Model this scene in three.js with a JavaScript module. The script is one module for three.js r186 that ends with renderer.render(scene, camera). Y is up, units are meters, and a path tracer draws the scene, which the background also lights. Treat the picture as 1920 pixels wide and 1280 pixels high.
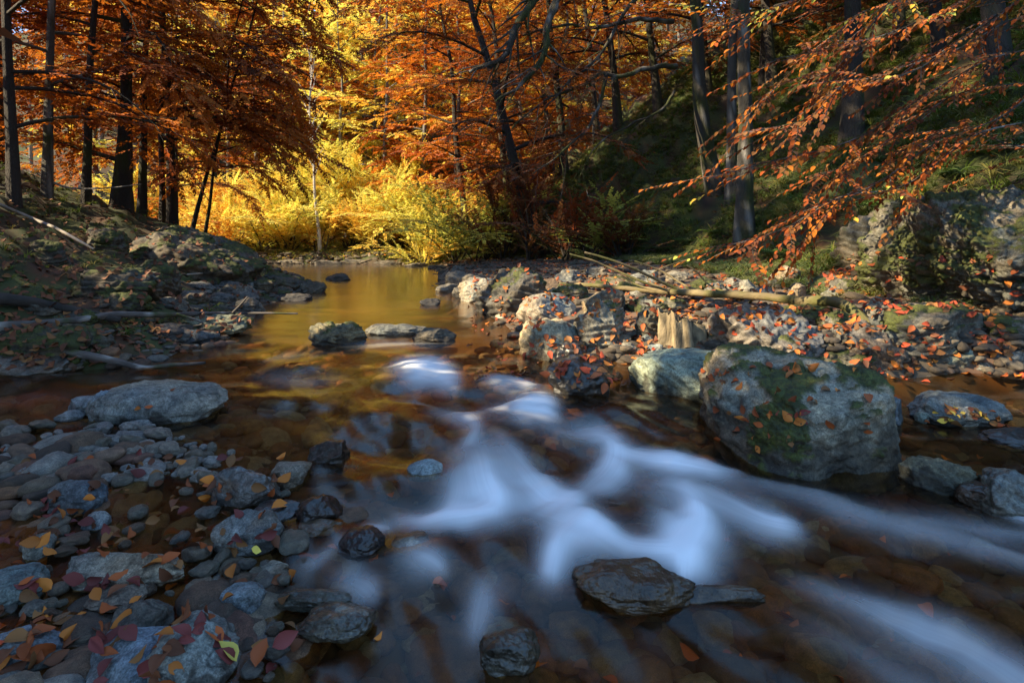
import * as THREE from 'three';
import { mergeVertices } from 'three/addons/utils/BufferGeometryUtils.js';
import { createNoise2D, createNoise3D } from 'simplex-noise';

// ---------------------------------------------------------------- camera, sky, sun, exposure
const F = 1100, HORIZON = 445, EYE = 0.85;                 // focal length and horizon row of the 1920x1280 photograph; eye height above the water
const scene = new THREE.Scene();
const camera = new THREE.PerspectiveCamera(2 * Math.atan(640 / F) * 180 / Math.PI, 1920 / 1280, 0.05, 600);
camera.position.set(0, EYE, 0);
camera.lookAt(0, EYE, -10);
camera.setViewOffset(1920, 1280, 0, 640 - HORIZON, 1920, 1280);

const SUN = new THREE.Vector3(-0.78, 0.57, 0.2).normalize();    // towards the sun
{
  const w = 256, h = 128, d = new Float32Array(w * h * 4);
  for (let j = 0; j < h; j++) for (let i = 0; i < w; i++) {
    const el = (j + 0.5) / h * Math.PI - Math.PI / 2, az = (i + 0.5) / w * 2 * Math.PI;
    const t = Math.max(0, Math.sin(el)), g = Math.pow(1 - t, 3);
    const k = (j * w + i) * 4;
    d[k] = 0.145 + 0.165 * g; d[k + 1] = 0.295 + 0.135 * g; d[k + 2] = 0.55 + 0.02 * g; d[k + 3] = 1;
    if (el < 0) { d[k] = 0.1; d[k + 1] = 0.09; d[k + 2] = 0.08; }
  }
  const sky = new THREE.DataTexture(d, w, h, THREE.RGBAFormat, THREE.FloatType);
  sky.mapping = THREE.EquirectangularReflectionMapping; sky.magFilter = THREE.LinearFilter; sky.needsUpdate = true;
  scene.background = sky; scene.environment = sky;
}
const sun = new THREE.DirectionalLight(new THREE.Color(1, 0.82, 0.54), 5);
sun.target.position.set(0, 0, -12); sun.position.copy(SUN).multiplyScalar(60).add(sun.target.position);
sun.castShadow = true; sun.shadow.radius = 1;
Object.assign(sun.shadow.camera, { left: -60, right: 60, top: 60, bottom: -60, near: 1, far: 200 });
sun.shadow.mapSize.set(4096, 4096);
scene.add(sun, sun.target);
const renderer = new THREE.WebGLRenderer({ antialias: true });
renderer.toneMapping = THREE.LinearToneMapping;
renderer.toneMappingExposure = 2.9;
renderer.shadowMap.enabled = true;

// ---------------------------------------------------------------- helpers
let seedState = 12345;
const reseed = s => { seedState = s | 0; };
function rnd() { seedState = (seedState + 0x6D2B79F5) | 0; let t = Math.imul(seedState ^ (seedState >>> 15), 1 | seedState); t = (t + Math.imul(t ^ (t >>> 7), 61 | t)) ^ t; return ((t ^ (t >>> 14)) >>> 0) / 4294967296; }
const rr = (a, b) => a + (b - a) * rnd();
const pick = a => a[Math.floor(rnd() * a.length)];
const N3 = createNoise3D(rnd), N2 = createNoise2D(rnd);
const clamp = (v, a = 0, b = 1) => Math.min(b, Math.max(a, v));
const ss = (a, b, x) => { const t = clamp((x - a) / (b - a)); return t * t * (3 - 2 * t); };
const lerp = (a, b, t) => a + (b - a) * t;
const fbm3 = (x, y, z, o = 4) => { let s = 0, a = 0.5, f = 1; for (let i = 0; i < o; i++) { s += a * N3(x * f, y * f, z * f); a *= 0.5; f *= 2.03; } return s; };
const fbm2 = (x, y, o = 4) => { let s = 0, a = 0.5, f = 1; for (let i = 0; i < o; i++) { s += a * N2(x * f, y * f); a *= 0.5; f *= 2.03; } return s; };
const V = (x, y, z) => new THREE.Vector3(x, y, z);
const mixc = (a, b, t) => [lerp(a[0], b[0], t), lerp(a[1], b[1], t), lerp(a[2], b[2], t)];
const taken = {};
function numbered(n) { const k = taken[n] = (taken[n] ?? -1) + 1; return k ? `${n}_${String(k).padStart(3, '0')}` : n; }
function shadows(o) { o.traverse(m => { if (m.isMesh) { m.castShadow = true; m.receiveShadow = true; } }); return o; }
function put(o, name, label, category, group, kind) {
  o.name = numbered(name); scene.add(shadows(o));
  if (label) o.userData.label = label;
  if (category) o.userData.category = category;
  if (group) o.userData.group = group;
  if (kind) o.userData.kind = kind;
  return o;
}
function part(parent, geo, mat, name, label) { const m = new THREE.Mesh(geo, mat); m.name = name; if (label) m.userData.label = label; parent.add(m); return m; }

class Builder {                                            // collects indexed triangles
  constructor() { this.p = []; this.c = []; this.u = []; this.i = []; this.n = 0; }
  v(x, y, z, col, u = 0, w = 0) { this.p.push(x, y, z); if (col) this.c.push(col[0], col[1], col[2]); this.u.push(u, w); return this.n++; }
  t(a, b, c) { this.i.push(a, b, c); }
  geo(smooth = true) {
    const g = new THREE.BufferGeometry();
    g.setAttribute('position', new THREE.Float32BufferAttribute(this.p, 3));
    if (this.c.length) g.setAttribute('color', new THREE.Float32BufferAttribute(this.c, 3));
    g.setAttribute('uv', new THREE.Float32BufferAttribute(this.u, 2));
    g.setIndex(this.i);
    g.computeVertexNormals();
    return g;
  }
}
// a tapering tube through points; col(point, angle, t) gives the vertex colour, bump(point, angle, t) a radius factor
function tube(b, pts, rad, sides, col, bump, cap = true) {
  const n = pts.length; let first = -1, len = 0, X = null;
  const T = V(0, 0, 0), Y = V(0, 0, 0);
  for (let k = 0; k < n; k++) {
    T.copy(pts[Math.min(n - 1, k + 1)]).sub(pts[Math.max(0, k - 1)]).normalize();
    if (!X) X = Math.abs(T.y) > 0.9 ? V(1, 0, 0) : V(0, 1, 0);
    X.addScaledVector(T, -X.dot(T)).normalize(); Y.crossVectors(T, X);
    if (k) len += pts[k].distanceTo(pts[k - 1]);
    for (let s = 0; s <= sides; s++) {
      const a = s / sides * 2 * Math.PI, ca = Math.cos(a), sa = Math.sin(a);
      let r = rad[k]; if (bump) r *= bump(pts[k], s === sides ? 0 : a, k / (n - 1));
      const x = pts[k].x + (X.x * ca + Y.x * sa) * r, y = pts[k].y + (X.y * ca + Y.y * sa) * r, z = pts[k].z + (X.z * ca + Y.z * sa) * r;
      const id = b.v(x, y, z, col ? col(x, y, z, k / (n - 1)) : null, a * rad[0], len);
      if (first < 0) first = id;
    }
    if (k) for (let s = 0; s < sides; s++) {
      const q = first + (k - 1) * (sides + 1) + s, e = q + sides + 1;
      b.t(q, q + 1, e); b.t(q + 1, e + 1, e);
    }
  }
  if (cap) for (const [k, flip] of [[0, true], [n - 1, false]]) {
    const p = pts[k], c = b.v(p.x, p.y, p.z, col ? col(p.x, p.y, p.z, k ? 1 : 0) : null);
    for (let s = 0; s < sides; s++) { const q = first + k * (sides + 1) + s; flip ? b.t(c, q + 1, q) : b.t(c, q, q + 1); }
  }
}
function curve(pts, n) { return new THREE.CatmullRomCurve3(pts, false, 'centripetal').getPoints(n); }

// ---------------------------------------------------------------- textures (grain only)
function periodicNoise(size, cells, seed) {
  reseed(seed); const g = new Float32Array(cells * cells); for (let i = 0; i < g.length; i++) g[i] = rnd();
  const out = new Float32Array(size * size);
  for (let y = 0; y < size; y++) for (let x = 0; x < size; x++) {
    const fx = x / size * cells, fy = y / size * cells, ix = Math.floor(fx), iy = Math.floor(fy);
    const tx = ss(0, 1, fx - ix), ty = ss(0, 1, fy - iy), a = (ix + 1) % cells, b = (iy + 1) % cells;
    out[y * size + x] = lerp(lerp(g[iy * cells + ix], g[iy * cells + a], tx), lerp(g[b * cells + ix], g[b * cells + a], tx), ty);
  }
  return out;
}
function grain(size, layers, seed, lo, hi, srgb, contrast = 1) {
  const acc = new Float32Array(size * size); let tot = 0;
  layers.forEach(([c, w], k) => { const n = periodicNoise(size, c, seed + k * 17); tot += w; for (let i = 0; i < acc.length; i++) acc[i] += n[i] * w; });
  const d = new Uint8Array(size * size * 4);
  for (let i = 0; i < acc.length; i++) { const v = clamp((acc[i] / tot - 0.5) * contrast + 0.5); const q = 255 * lerp(lo, hi, v); d[i * 4] = d[i * 4 + 1] = d[i * 4 + 2] = q; d[i * 4 + 3] = 255; }
  const t = new THREE.DataTexture(d, size, size); t.wrapS = t.wrapT = THREE.RepeatWrapping; t.magFilter = THREE.LinearFilter; t.minFilter = THREE.LinearMipmapLinearFilter;
  if (srgb) t.colorSpace = THREE.SRGBColorSpace; t.needsUpdate = true; return t;
}
const stoneGrain = grain(512, [[16, 0.5], [47, 0.8], [128, 1], [256, 0.9]], 5, 0.55, 1, true, 2.0);
const stoneBump = grain(512, [[11, 1], [32, 1], [90, 0.8], [200, 0.6]], 25, 0, 1, false, 1.8);
const barkBump = grain(256, [[8, 1], [24, 0.8], [64, 0.7]], 61, 0, 1, false, 1.8);
stoneGrain.repeat.set(2.2, 2.2); stoneBump.repeat.set(2.2, 2.2); barkBump.repeat.set(5, 1.6);

const matStone = new THREE.MeshStandardMaterial({ vertexColors: true, map: stoneGrain, bumpMap: stoneBump, bumpScale: 0.002, roughness: 0.82 });
const matWetStone = new THREE.MeshStandardMaterial({ vertexColors: true, map: stoneGrain, bumpMap: stoneBump, bumpScale: 0.002, roughness: 0.3 });
const matBark = new THREE.MeshStandardMaterial({ vertexColors: true, bumpMap: barkBump, bumpScale: 0.02, roughness: 0.9 });
const matWood = new THREE.MeshStandardMaterial({ vertexColors: true, bumpMap: barkBump, bumpScale: 0.004, roughness: 0.8 });
const matGround = new THREE.MeshStandardMaterial({ vertexColors: true, roughness: 0.95 });
const leafMat = new THREE.MeshPhysicalMaterial({ color: 0xffffff, roughness: 1, transmission: 0.45, thickness: 0, side: THREE.DoubleSide, specularIntensity: 0.3 });
const grassMat = new THREE.MeshPhysicalMaterial({ color: 0xffffff, roughness: 1, transmission: 0.3, thickness: 0, side: THREE.DoubleSide, specularIntensity: 0.3 });
const litterMat = new THREE.MeshStandardMaterial({ color: 0xffffff, roughness: 0.75, side: THREE.DoubleSide });

// ---------------------------------------------------------------- terrain: a stream in a wooded gorge
const table = rows => x => { if (x <= rows[0][0]) return rows[0][1]; for (let i = 1; i < rows.length; i++) if (x <= rows[i][0]) return lerp(rows[i - 1][1], rows[i][1], (x - rows[i - 1][0]) / (rows[i][0] - rows[i - 1][0])); return rows[rows.length - 1][1]; };
const edgeLeft = table([[-9, -7], [3.3, -6], [3.7, -3.4], [3.9, -2.65], [4.8, -2.45], [5.9, -2.7], [7.2, -3.2], [9.8, -3.25], [12.5, -4.6], [15, -7], [16.5, -12], [18, -30], [30, -60]]);
const edgeRight = table([[-9, 7], [3.4, 6], [3.75, 1.2], [4.2, 0.4], [5, 0.15], [6, 0], [8.1, -0.55], [10, -1.15], [18, -2.2], [30, -2.2]]);
const hillFoot = table([[-9, 5.5], [2, 4.4], [4.5, 3.3], [8.5, 3.2], [14, 1.8], [18.5, -1.2], [23, -1.5], [40, 2]]);
const waterLevel = table([[-9, -0.2], [1.1, -0.17], [3.6, 0], [400, 0]]);
function bed(x, z) {
  const n = fbm2(x * 0.7 + 3, z * 0.7, 3);
  let b = -0.17 + n * 0.08;
  const bar = Math.exp(-(((x + 1.95) / 0.85) ** 2) - ((z - 2.42) / 0.5) ** 2);
  b += bar * 0.19;
  b = lerp(b, -0.05 + n * 0.09, ss(-0.2, -0.6, x) * ss(2.5, 2.0, z) * (1 - bar));
  return b;
}
function H(x, z) {                                          // ground height; z is metres ahead of the camera
  const w = waterLevel(z), dl = edgeLeft(z) - x, dr = x - edgeRight(z), df = z - 18.6 - 0.5 * N2(x * 0.3, 7);
  const rough = fbm2(x * 0.9, z * 0.9, 4), d = Math.max(dl, dr, df);
  if (d <= 0) return w + lerp(0.02, bed(x, z), ss(0, 0.5, -d));
  let h = -50;
  if (dl > 0) { const m = ss(19, 16, z); h = Math.max(h, (0.22 * (1 - Math.exp(-dl * 3)) + 0.36 * Math.max(0, Math.min(dl, 16) - 0.5) + 0.1 * Math.max(0, dl - 16)) * m + 0.3 * (1 - m) + rough * 0.3 * ss(0.2, 2, dl)); }
  if (dr > 0) {
    const e = Math.max(0, x - hillFoot(z) + 0.5 * N2(z * 0.35, 3.3));
    h = Math.max(h, 0.10 * (1 - Math.exp(-dr * 4)) + 0.085 * Math.min(dr, 4) + 0.85 * e * ss(0, 1.2, e) + rough * (0.06 + 0.5 * ss(0.3, 3, e)));
  }
  if (df > 0) h = Math.max(h, 0.22 * (1 - Math.exp(-df * 2)) + 0.07 * df + 0.62 * Math.max(0, df - 11) - 0.0022 * Math.max(0, df - 11) ** 2 + rough * 0.25);
  return w + Math.max(0.02, h);
}
const top = (x, z) => Math.max(H(x, z), waterLevel(z));
// the point of the ground or the water that a pixel of the photograph shows
function hit(px, py) {
  const dx = (px - 960) / F, dy = (HORIZON - py) / F; let a = 0.6, q = a;
  while (q < 120) { q = a * 1.015 + 0.01; if (EYE + dy * q <= top(dx * q, q)) { for (let k = 0; k < 14; k++) { const m = (a + q) / 2; if (EYE + dy * m <= top(dx * m, m)) q = m; else a = m; } return V(dx * q, EYE + dy * q, -q); } a = q; }
  return V(dx * q, EYE + dy * q, -q);
}
const at = (px, py, z) => V((px - 960) / F * z, EYE + (HORIZON - py) / F * z, -z);       // a pixel at a known distance

const SOIL = [0.045, 0.026, 0.014], LITTER = [0.17, 0.06, 0.022], MOSS = [0.045, 0.062, 0.012], GRAVEL = [0.13, 0.105, 0.075], BED = [0.085, 0.058, 0.034];
{
  const xs = [], zs = [];
  for (let i = -130; i <= 130; i++) { const t = i / 130; xs.push(Math.sign(t) * (9 * Math.abs(t) + 50 * Math.abs(t) ** 4.5)); }
  for (let j = 0; j <= 300; j++) { const t = j / 300; zs.push(-10 + 11 * t + 20 * t * t + 90 * t ** 5); }
  const b = new Builder();
  for (const z of zs) for (const x of xs) {
    const dl = edgeLeft(z) - x, dr = x - edgeRight(z), df = z - 18.6, n = fbm2(x * 1.3 + 9, z * 1.3, 4), n2 = fbm2(x * 5, z * 5 + 40, 3);
    let c = BED;
    if (Math.max(dl, dr, df) > 0) {
      const e = dr > 0 && df <= 0 ? ss(0, 0.8, x - hillFoot(z)) : 1;
      c = mixc(mixc(SOIL, LITTER, 0.5 * ss(-0.1, 0.4, n2)), MOSS, ss(-0.25, 0.15, n));
      c = mixc(mixc(GRAVEL, LITTER, ss(0.05, 0.35, n2) * 0.7), c, e);
    }
    const k = 0.8 + 0.5 * n2;
    b.v(x, H(x, z), -z, [c[0] * k, c[1] * k, c[2] * k], x, z);
  }
  const w = xs.length;
  for (let j = 0; j + 1 < zs.length; j++) for (let i = 0; i + 1 < w; i++) { const q = j * w + i; b.t(q, q + 1, q + w); b.t(q + 1, q + w + 1, q + w); }
  put(new THREE.Mesh(b.geo(), matGround), 'ground', 'dark leaf-strewn earth and gravel of the wooded gorge', 'ground', null, 'structure');
}

// ---------------------------------------------------------------- water
const FOAM = [   // strokes of white water: pixel x, pixel y, half width in pixels, strength
  [[735, 684, 8, 0.2], [765, 690, 12, 0.7], [795, 696, 15, 0.95], [825, 698, 12, 0.7], [850, 706, 8, 0.3]],
  [[820, 705, 8, 0.2], [840, 716, 10, 0.5], [852, 726, 8, 0.4], [856, 738, 6, 0.1]],
  [[900, 716, 6, 0.1], [945, 722, 7, 0.45], [985, 724, 7, 0.45], [1020, 728, 5, 0.1]],
  [[900, 770, 9, 0.1], [955, 772, 12, 0.5], [990, 770, 15, 0.9], [1022, 769, 14, 0.9], [1042, 772, 8, 0.2]],
  [[810, 775, 10, 0.1], [850, 780, 10, 0.3], [886, 800, 10, 0.5], [890, 822, 9, 0.45], [872, 846, 9, 0.3], [845, 862, 9, 0.1]],
  [[890, 840, 16, 0.1], [905, 875, 26, 0.4], [915, 910, 30, 0.8], [926, 945, 26, 1], [905, 962, 20, 1], [860, 972, 16, 0.95], [815, 980, 13, 0.85], [770, 976, 11, 0.5], [725, 974, 9, 0.15]],
  [[860, 900, 24, 0.2], [860, 935, 24, 0.5], [850, 960, 20, 0.6]],
  [[930, 830, 12, 0.1], [965, 862, 16, 0.35], [1000, 900, 18, 0.65], [1032, 928, 18, 0.95], [1060, 945, 17, 1], [1080, 956, 10, 0.7]],
  [[1080, 945, 10, 0.4], [1110, 920, 14, 0.5], [1138, 893, 18, 0.7], [1154, 862, 16, 0.9], [1150, 835, 15, 0.85], [1125, 817, 13, 0.65], [1080, 810, 12, 0.35], [1030, 812, 12, 0.1]],
  [[1165, 848, 9, 0.4], [1205, 862, 11, 0.75], [1250, 876, 12, 0.95], [1290, 885, 11, 0.85], [1335, 890, 9, 0.6], [1385, 890, 5, 0.2]],
  [[950, 905, 16, 0.1], [1010, 955, 22, 0.4], [1060, 990, 24, 0.65], [1105, 1012, 24, 0.85], [1130, 1022, 20, 0.85]],
  [[1090, 1005, 22, 0.6], [1055, 1025, 20, 0.75], [1040, 1060, 18, 0.95], [1034, 1088, 15, 0.9], [1032, 1104, 8, 0.4]],
  [[1120, 1018, 18, 0.8], [1170, 1042, 18, 0.7], [1220, 1054, 18, 0.75], [1270, 1052, 22, 1], [1302, 1020, 24, 1], [1312, 985, 24, 0.95], [1300, 948, 24, 0.65], [1262, 925, 22, 0.35], [1200, 915, 22, 0.1]],
  [[1250, 980, 26, 0.2], [1270, 1020, 26, 0.6], [1285, 1060, 20, 1], [1283, 1085, 13, 1], [1281, 1108, 7, 0.7]],
  [[1290, 925, 16, 0.1], [1360, 950, 20, 0.4], [1420, 972, 18, 0.6], [1460, 984, 15, 0.8], [1492, 988, 9, 0.4]],
  [[1330, 900, 12, 0.1], [1480, 930, 14, 0.2], [1640, 975, 16, 0.2], [1800, 1000, 16, 0.24], [1960, 1020, 16, 0.26]],
  [[1540, 960, 12, 0.05], [1700, 1010, 16, 0.2], [1850, 1050, 18, 0.25], [2000, 1090, 18, 0.2]],
  [[1470, 1095, 18, 0.05], [1570, 1120, 24, 0.25], [1680, 1160, 34, 0.4], [1790, 1210, 42, 0.45], [1900, 1280, 50, 0.42], [2000, 1350, 50, 0.4]],
  [[1480, 1180, 22, 0.05], [1620, 1230, 30, 0.18], [1760, 1310, 40, 0.22]],
  [[1880, 960, 8, 0.3], [1920, 975, 10, 0.6], [1960, 985, 9, 0.6]],
  [[760, 1040, 16, 0.1], [795, 1060, 16, 0.5], [822, 1074, 11, 0.55], [836, 1084, 6, 0.2]],
  [[620, 1075, 14, 0.1], [660, 1090, 15, 0.35], [692, 1108, 13, 0.5], [702, 1124, 8, 0.3]],
  [[920, 1090, 18, 0.15], [905, 1130, 20, 0.4], [896, 1168, 14, 0.5], [893, 1190, 8, 0.3]],
  [[560, 1062, 9, 0.05], [592, 1052, 9, 0.35], [622, 1036, 9, 0.3], [640, 1010, 8, 0.1]],
  [[690, 984, 6, 0.4], [712, 988, 6, 0.6], [728, 992, 5, 0.3]],
  [[380, 668, 6, 0.05], [470, 672, 7, 0.2], [560, 668, 7, 0.12]],
  [[640, 640, 6, 0.05], [720, 648, 6, 0.16], [800, 650, 6, 0.12], [850, 648, 5, 0.03]],
  [[480, 700, 8, 0.05], [560, 712, 8, 0.14], [640, 706, 8, 0.05]],
  [[1100, 720, 5, 0.1], [1110, 728, 5, 0.4], [1120, 734, 4, 0.2]],
];
const FX0 = -1.7, FX1 = 3.1, FZ0 = 0.95, FZ1 = 5.35, FS = 1536, foamA = new Float32Array(FS * FS);
{
  for (const s of FOAM) {
    const plan = s.map(([px, py, w, k]) => { const z = (() => { let q = 2; for (let i = 0; i < 20; i++) q = (EYE - waterLevel(q)) * F / (py - HORIZON); return q; })(); const x = (px - 960) / F * z; return { x, z, wx: w / F * z * 1.2, wz: w / (py - HORIZON) * z * 1.2, k }; });
    const n = 60, c = [];
    const cx = new THREE.CatmullRomCurve3(plan.map(p => V(p.x, 0, p.z))), cw = new THREE.CatmullRomCurve3(plan.map(p => V(p.wx, p.wz, p.k)));
    for (let i = 0; i <= n; i++) { const t = i / n, a = cx.getPoint(t), b = cw.getPoint(t), tg = cx.getTangent(t); c.push([a.x, a.z, Math.max(0.012, b.x), Math.max(0.012, b.y), Math.max(0, b.z), tg.x, tg.z]); }
    let len = 0; const seed = rnd() * 50;
    const acc = new Map();
    c.forEach(([x, z, wx, wz, k, tx, tz], i) => {
      if (i) len += Math.hypot(x - c[i - 1][0], z - c[i - 1][1]);
      const R = 2.3, i0 = Math.floor((x - R * wx - FX0) / (FX1 - FX0) * FS), i1 = Math.ceil((x + R * wx - FX0) / (FX1 - FX0) * FS), j0 = Math.floor((z - R * wz - FZ0) / (FZ1 - FZ0) * FS), j1 = Math.ceil((z + R * wz - FZ0) / (FZ1 - FZ0) * FS);
      for (let j = Math.max(0, j0); j <= Math.min(FS - 1, j1); j++) for (let q = Math.max(0, i0); q <= Math.min(FS - 1, i1); q++) {
        const X = FX0 + (q + 0.5) / FS * (FX1 - FX0) - x, Z = FZ0 + (j + 0.5) / FS * (FZ1 - FZ0) - z, e = (X / wx) ** 2 + (Z / wz) ** 2;
        if (e > R * R) continue;
        const across = X * -tz + Z * tx;
        const v = k * Math.exp(-e * 0.8) * (1 + 0.18 * N3(across * 22, len * 1.2, seed) + 0.2 * N3(across * 90, len * 2.0, seed + 9));
        const id = j * FS + q; if (v > (acc.get(id) ?? 0)) acc.set(id, v);
      }
    });
    for (const [id, v] of acc) foamA[id] = 1 - (1 - foamA[id]) * (1 - clamp(v));
  }
}
{
  const blur = (src, r) => { const out = new Float32Array(src.length), n = 2 * r + 1; for (let j = 0; j < FS; j++) { let a = 0; for (let i = -r; i < FS + r; i++) { if (i + r >= 0 && i + r < FS) a += src[j * FS + i + r]; if (i - r - 1 >= 0) a -= src[j * FS + i - r - 1]; if (i >= 0 && i < FS) out[j * FS + i] = a / n; } } const o2 = new Float32Array(src.length); for (let i = 0; i < FS; i++) { let a = 0; for (let j = -r; j < FS + r; j++) { if (j + r >= 0 && j + r < FS) a += out[(j + r) * FS + i]; if (j - r - 1 >= 0) a -= out[(j - r - 1) * FS + i]; if (j >= 0 && j < FS) o2[j * FS + i] = a / n; } } return o2; };
  const soft = blur(blur(foamA, 8), 6), veil = blur(blur(foamA, 26), 20);
  for (let i = 0; i < foamA.length; i++) { const f = 0.3 * foamA[i] + 0.7 * soft[i]; foamA[i] = clamp(1 - (1 - f) * (1 - 0.4 * veil[i])); }
}
const foamAt = (x, z) => { const i = Math.floor((x - FX0) / (FX1 - FX0) * FS), j = Math.floor((z - FZ0) / (FZ1 - FZ0) * FS); return i < 0 || j < 0 || i >= FS || j >= FS ? 0 : foamA[j * FS + i]; };
const rapid = (x, z) => ss(5.2, 3.4, z) * (1 - 0.75 * ss(-0.5, -1.1, x) * ss(3.2, 2.7, z));
function surf(x, z) {
  const r = rapid(x, z);
  const flowU = x * 0.8 + z * 0.62, flowV = -x * 0.62 + z * 0.8;        // along and across the current
  return waterLevel(z) + r * (0.030 * N2(x * 1.5 + 4, z * 1.6) + 0.010 * ss(4.0, 2.8, z) * N2(flowU * 5.5, flowV * 3.2) + 0.003 * N2(flowU * 4, flowV * 11)) + 0.0022 * N2(x * 1.1, z * 2.3) + 0.001 * N2(x * 4, z * 8);
}
{
  const water = new THREE.Group();
  const b = new Builder(), xs = [], zs = [];
  for (let i = -150; i <= 150; i++) { const t = i / 150; xs.push(Math.sign(t) * (3.6 * Math.abs(t) + 34 * Math.abs(t) ** 6)); }
  for (let j = 0; j <= 260; j++) { const t = j / 260; zs.push(-6 * (1 - t) ** 6 + 0.3 + 5.2 * t + 13.9 * t ** 3); }
  for (const z of zs) for (const x of xs) b.v(x, surf(x, z), -z, null, x, z);
  const w = xs.length;
  for (let j = 0; j + 1 < zs.length; j++) for (let i = 0; i + 1 < w; i++) { const q = j * w + i; b.t(q, q + 1, q + w); b.t(q + 1, q + w + 1, q + w); }
  part(water, b.geo(), new THREE.MeshPhysicalMaterial({ color: new THREE.Color(0.76, 0.59, 0.36), transmission: 1, thickness: 0, roughness: 0.17, ior: 1.33, side: THREE.DoubleSide }), 'water_surface');
  const f = new Builder(), nx = 300, nz = 300, keep = [];
  for (let j = 0; j <= nz; j++) for (let i = 0; i <= nx; i++) {
    const x = lerp(FX0, FX1, i / nx), z = lerp(FZ0, FZ1, j / nz); let a = 0;
    for (const [p, q] of [[0, 0], [0.02, 0], [-0.02, 0], [0, 0.02], [0, -0.02]]) a += foamAt(x + p, z + q) / 5;
    f.v(x, surf(x, z) + 0.004 + 0.03 * a, -z, null, i / nx, j / nz); keep.push(a > 0.004);
  }
  for (let j = 0; j < nz; j++) for (let i = 0; i < nx; i++) { const q = j * (nx + 1) + i; if (keep[q] || keep[q + 1] || keep[q + nx + 1] || keep[q + nx + 2]) { f.t(q, q + 1, q + nx + 1); f.t(q + 1, q + nx + 2, q + nx + 1); } }
  const d = new Uint8Array(FS * FS * 4); for (let i = 0; i < FS * FS; i++) { const v = 255 * clamp(1.05 * clamp(foamA[i]) ** 1.3); d[i * 4] = d[i * 4 + 1] = d[i * 4 + 2] = v; d[i * 4 + 3] = 255; }
  const al = new THREE.DataTexture(d, FS, FS); al.magFilter = THREE.LinearFilter; al.needsUpdate = true;
  part(water, f.geo(), new THREE.MeshStandardMaterial({ color: new THREE.Color(0.9, 0.92, 0.94), alphaMap: al, transparent: true, roughness: 0.6, side: THREE.DoubleSide }), 'foam', 'white foam drawn out in silky tongues over the rapids').userData.kind = 'stuff';
  put(water, 'stream', 'clear brown stream running from a golden pool into white rapids', 'stream', null, 'structure');
}

// ---------------------------------------------------------------- rocks
const ico = {};
function icoBase(n) { if (!ico[n]) { const g = new THREE.IcosahedronGeometry(1, n); g.deleteAttribute('uv'); g.deleteAttribute('normal'); ico[n] = mergeVertices(g, 1e-5); } return ico[n]; }
const GREY = [0.28, 0.26, 0.21], TAN = [0.33, 0.28, 0.20], BLUE = [0.24, 0.25, 0.25], GREEN = [0.24, 0.28, 0.22], DARK = [0.07, 0.062, 0.055], BROWN = [0.14, 0.10, 0.065], PALE = [0.42, 0.38, 0.29];
// texture coordinates in metres, each face laid flat along the axis it looks down most
function boxUV(g) {
  const p = g.attributes.position.array, nr = g.attributes.normal.array, cl = g.attributes.color.array, ix = g.index.array, map = new Map(), P = [], N = [], C = [], U = [], I = new Uint32Array(ix.length);
  for (let f = 0; f < ix.length; f += 3) {
    let ax = 0, ay = 0, az = 0; for (let k = 0; k < 3; k++) { const i = ix[f + k] * 3; ax += nr[i]; ay += nr[i + 1]; az += nr[i + 2]; }
    ax = Math.abs(ax); ay = Math.abs(ay); az = Math.abs(az); const a = ay >= ax && ay >= az ? 1 : ax >= az ? 0 : 2;
    for (let k = 0; k < 3; k++) {
      const i = ix[f + k], key = i * 3 + a; let q = map.get(key);
      if (q === undefined) { q = P.length / 3; map.set(key, q); const x = p[i * 3], y = p[i * 3 + 1], z = p[i * 3 + 2]; P.push(x, y, z); N.push(nr[i * 3], nr[i * 3 + 1], nr[i * 3 + 2]); C.push(cl[i * 3], cl[i * 3 + 1], cl[i * 3 + 2]); a === 1 ? U.push(x, z) : a === 0 ? U.push(z + 0.3, y) : U.push(x + 0.6, y); }
      I[f + k] = q;
    }
  }
  const o = new THREE.BufferGeometry();
  o.setAttribute('position', new THREE.Float32BufferAttribute(P, 3)); o.setAttribute('normal', new THREE.Float32BufferAttribute(N, 3)); o.setAttribute('color', new THREE.Float32BufferAttribute(C, 3)); o.setAttribute('uv', new THREE.Float32BufferAttribute(U, 2)); o.setIndex(new THREE.BufferAttribute(I, 1));
  return o;
}
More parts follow.
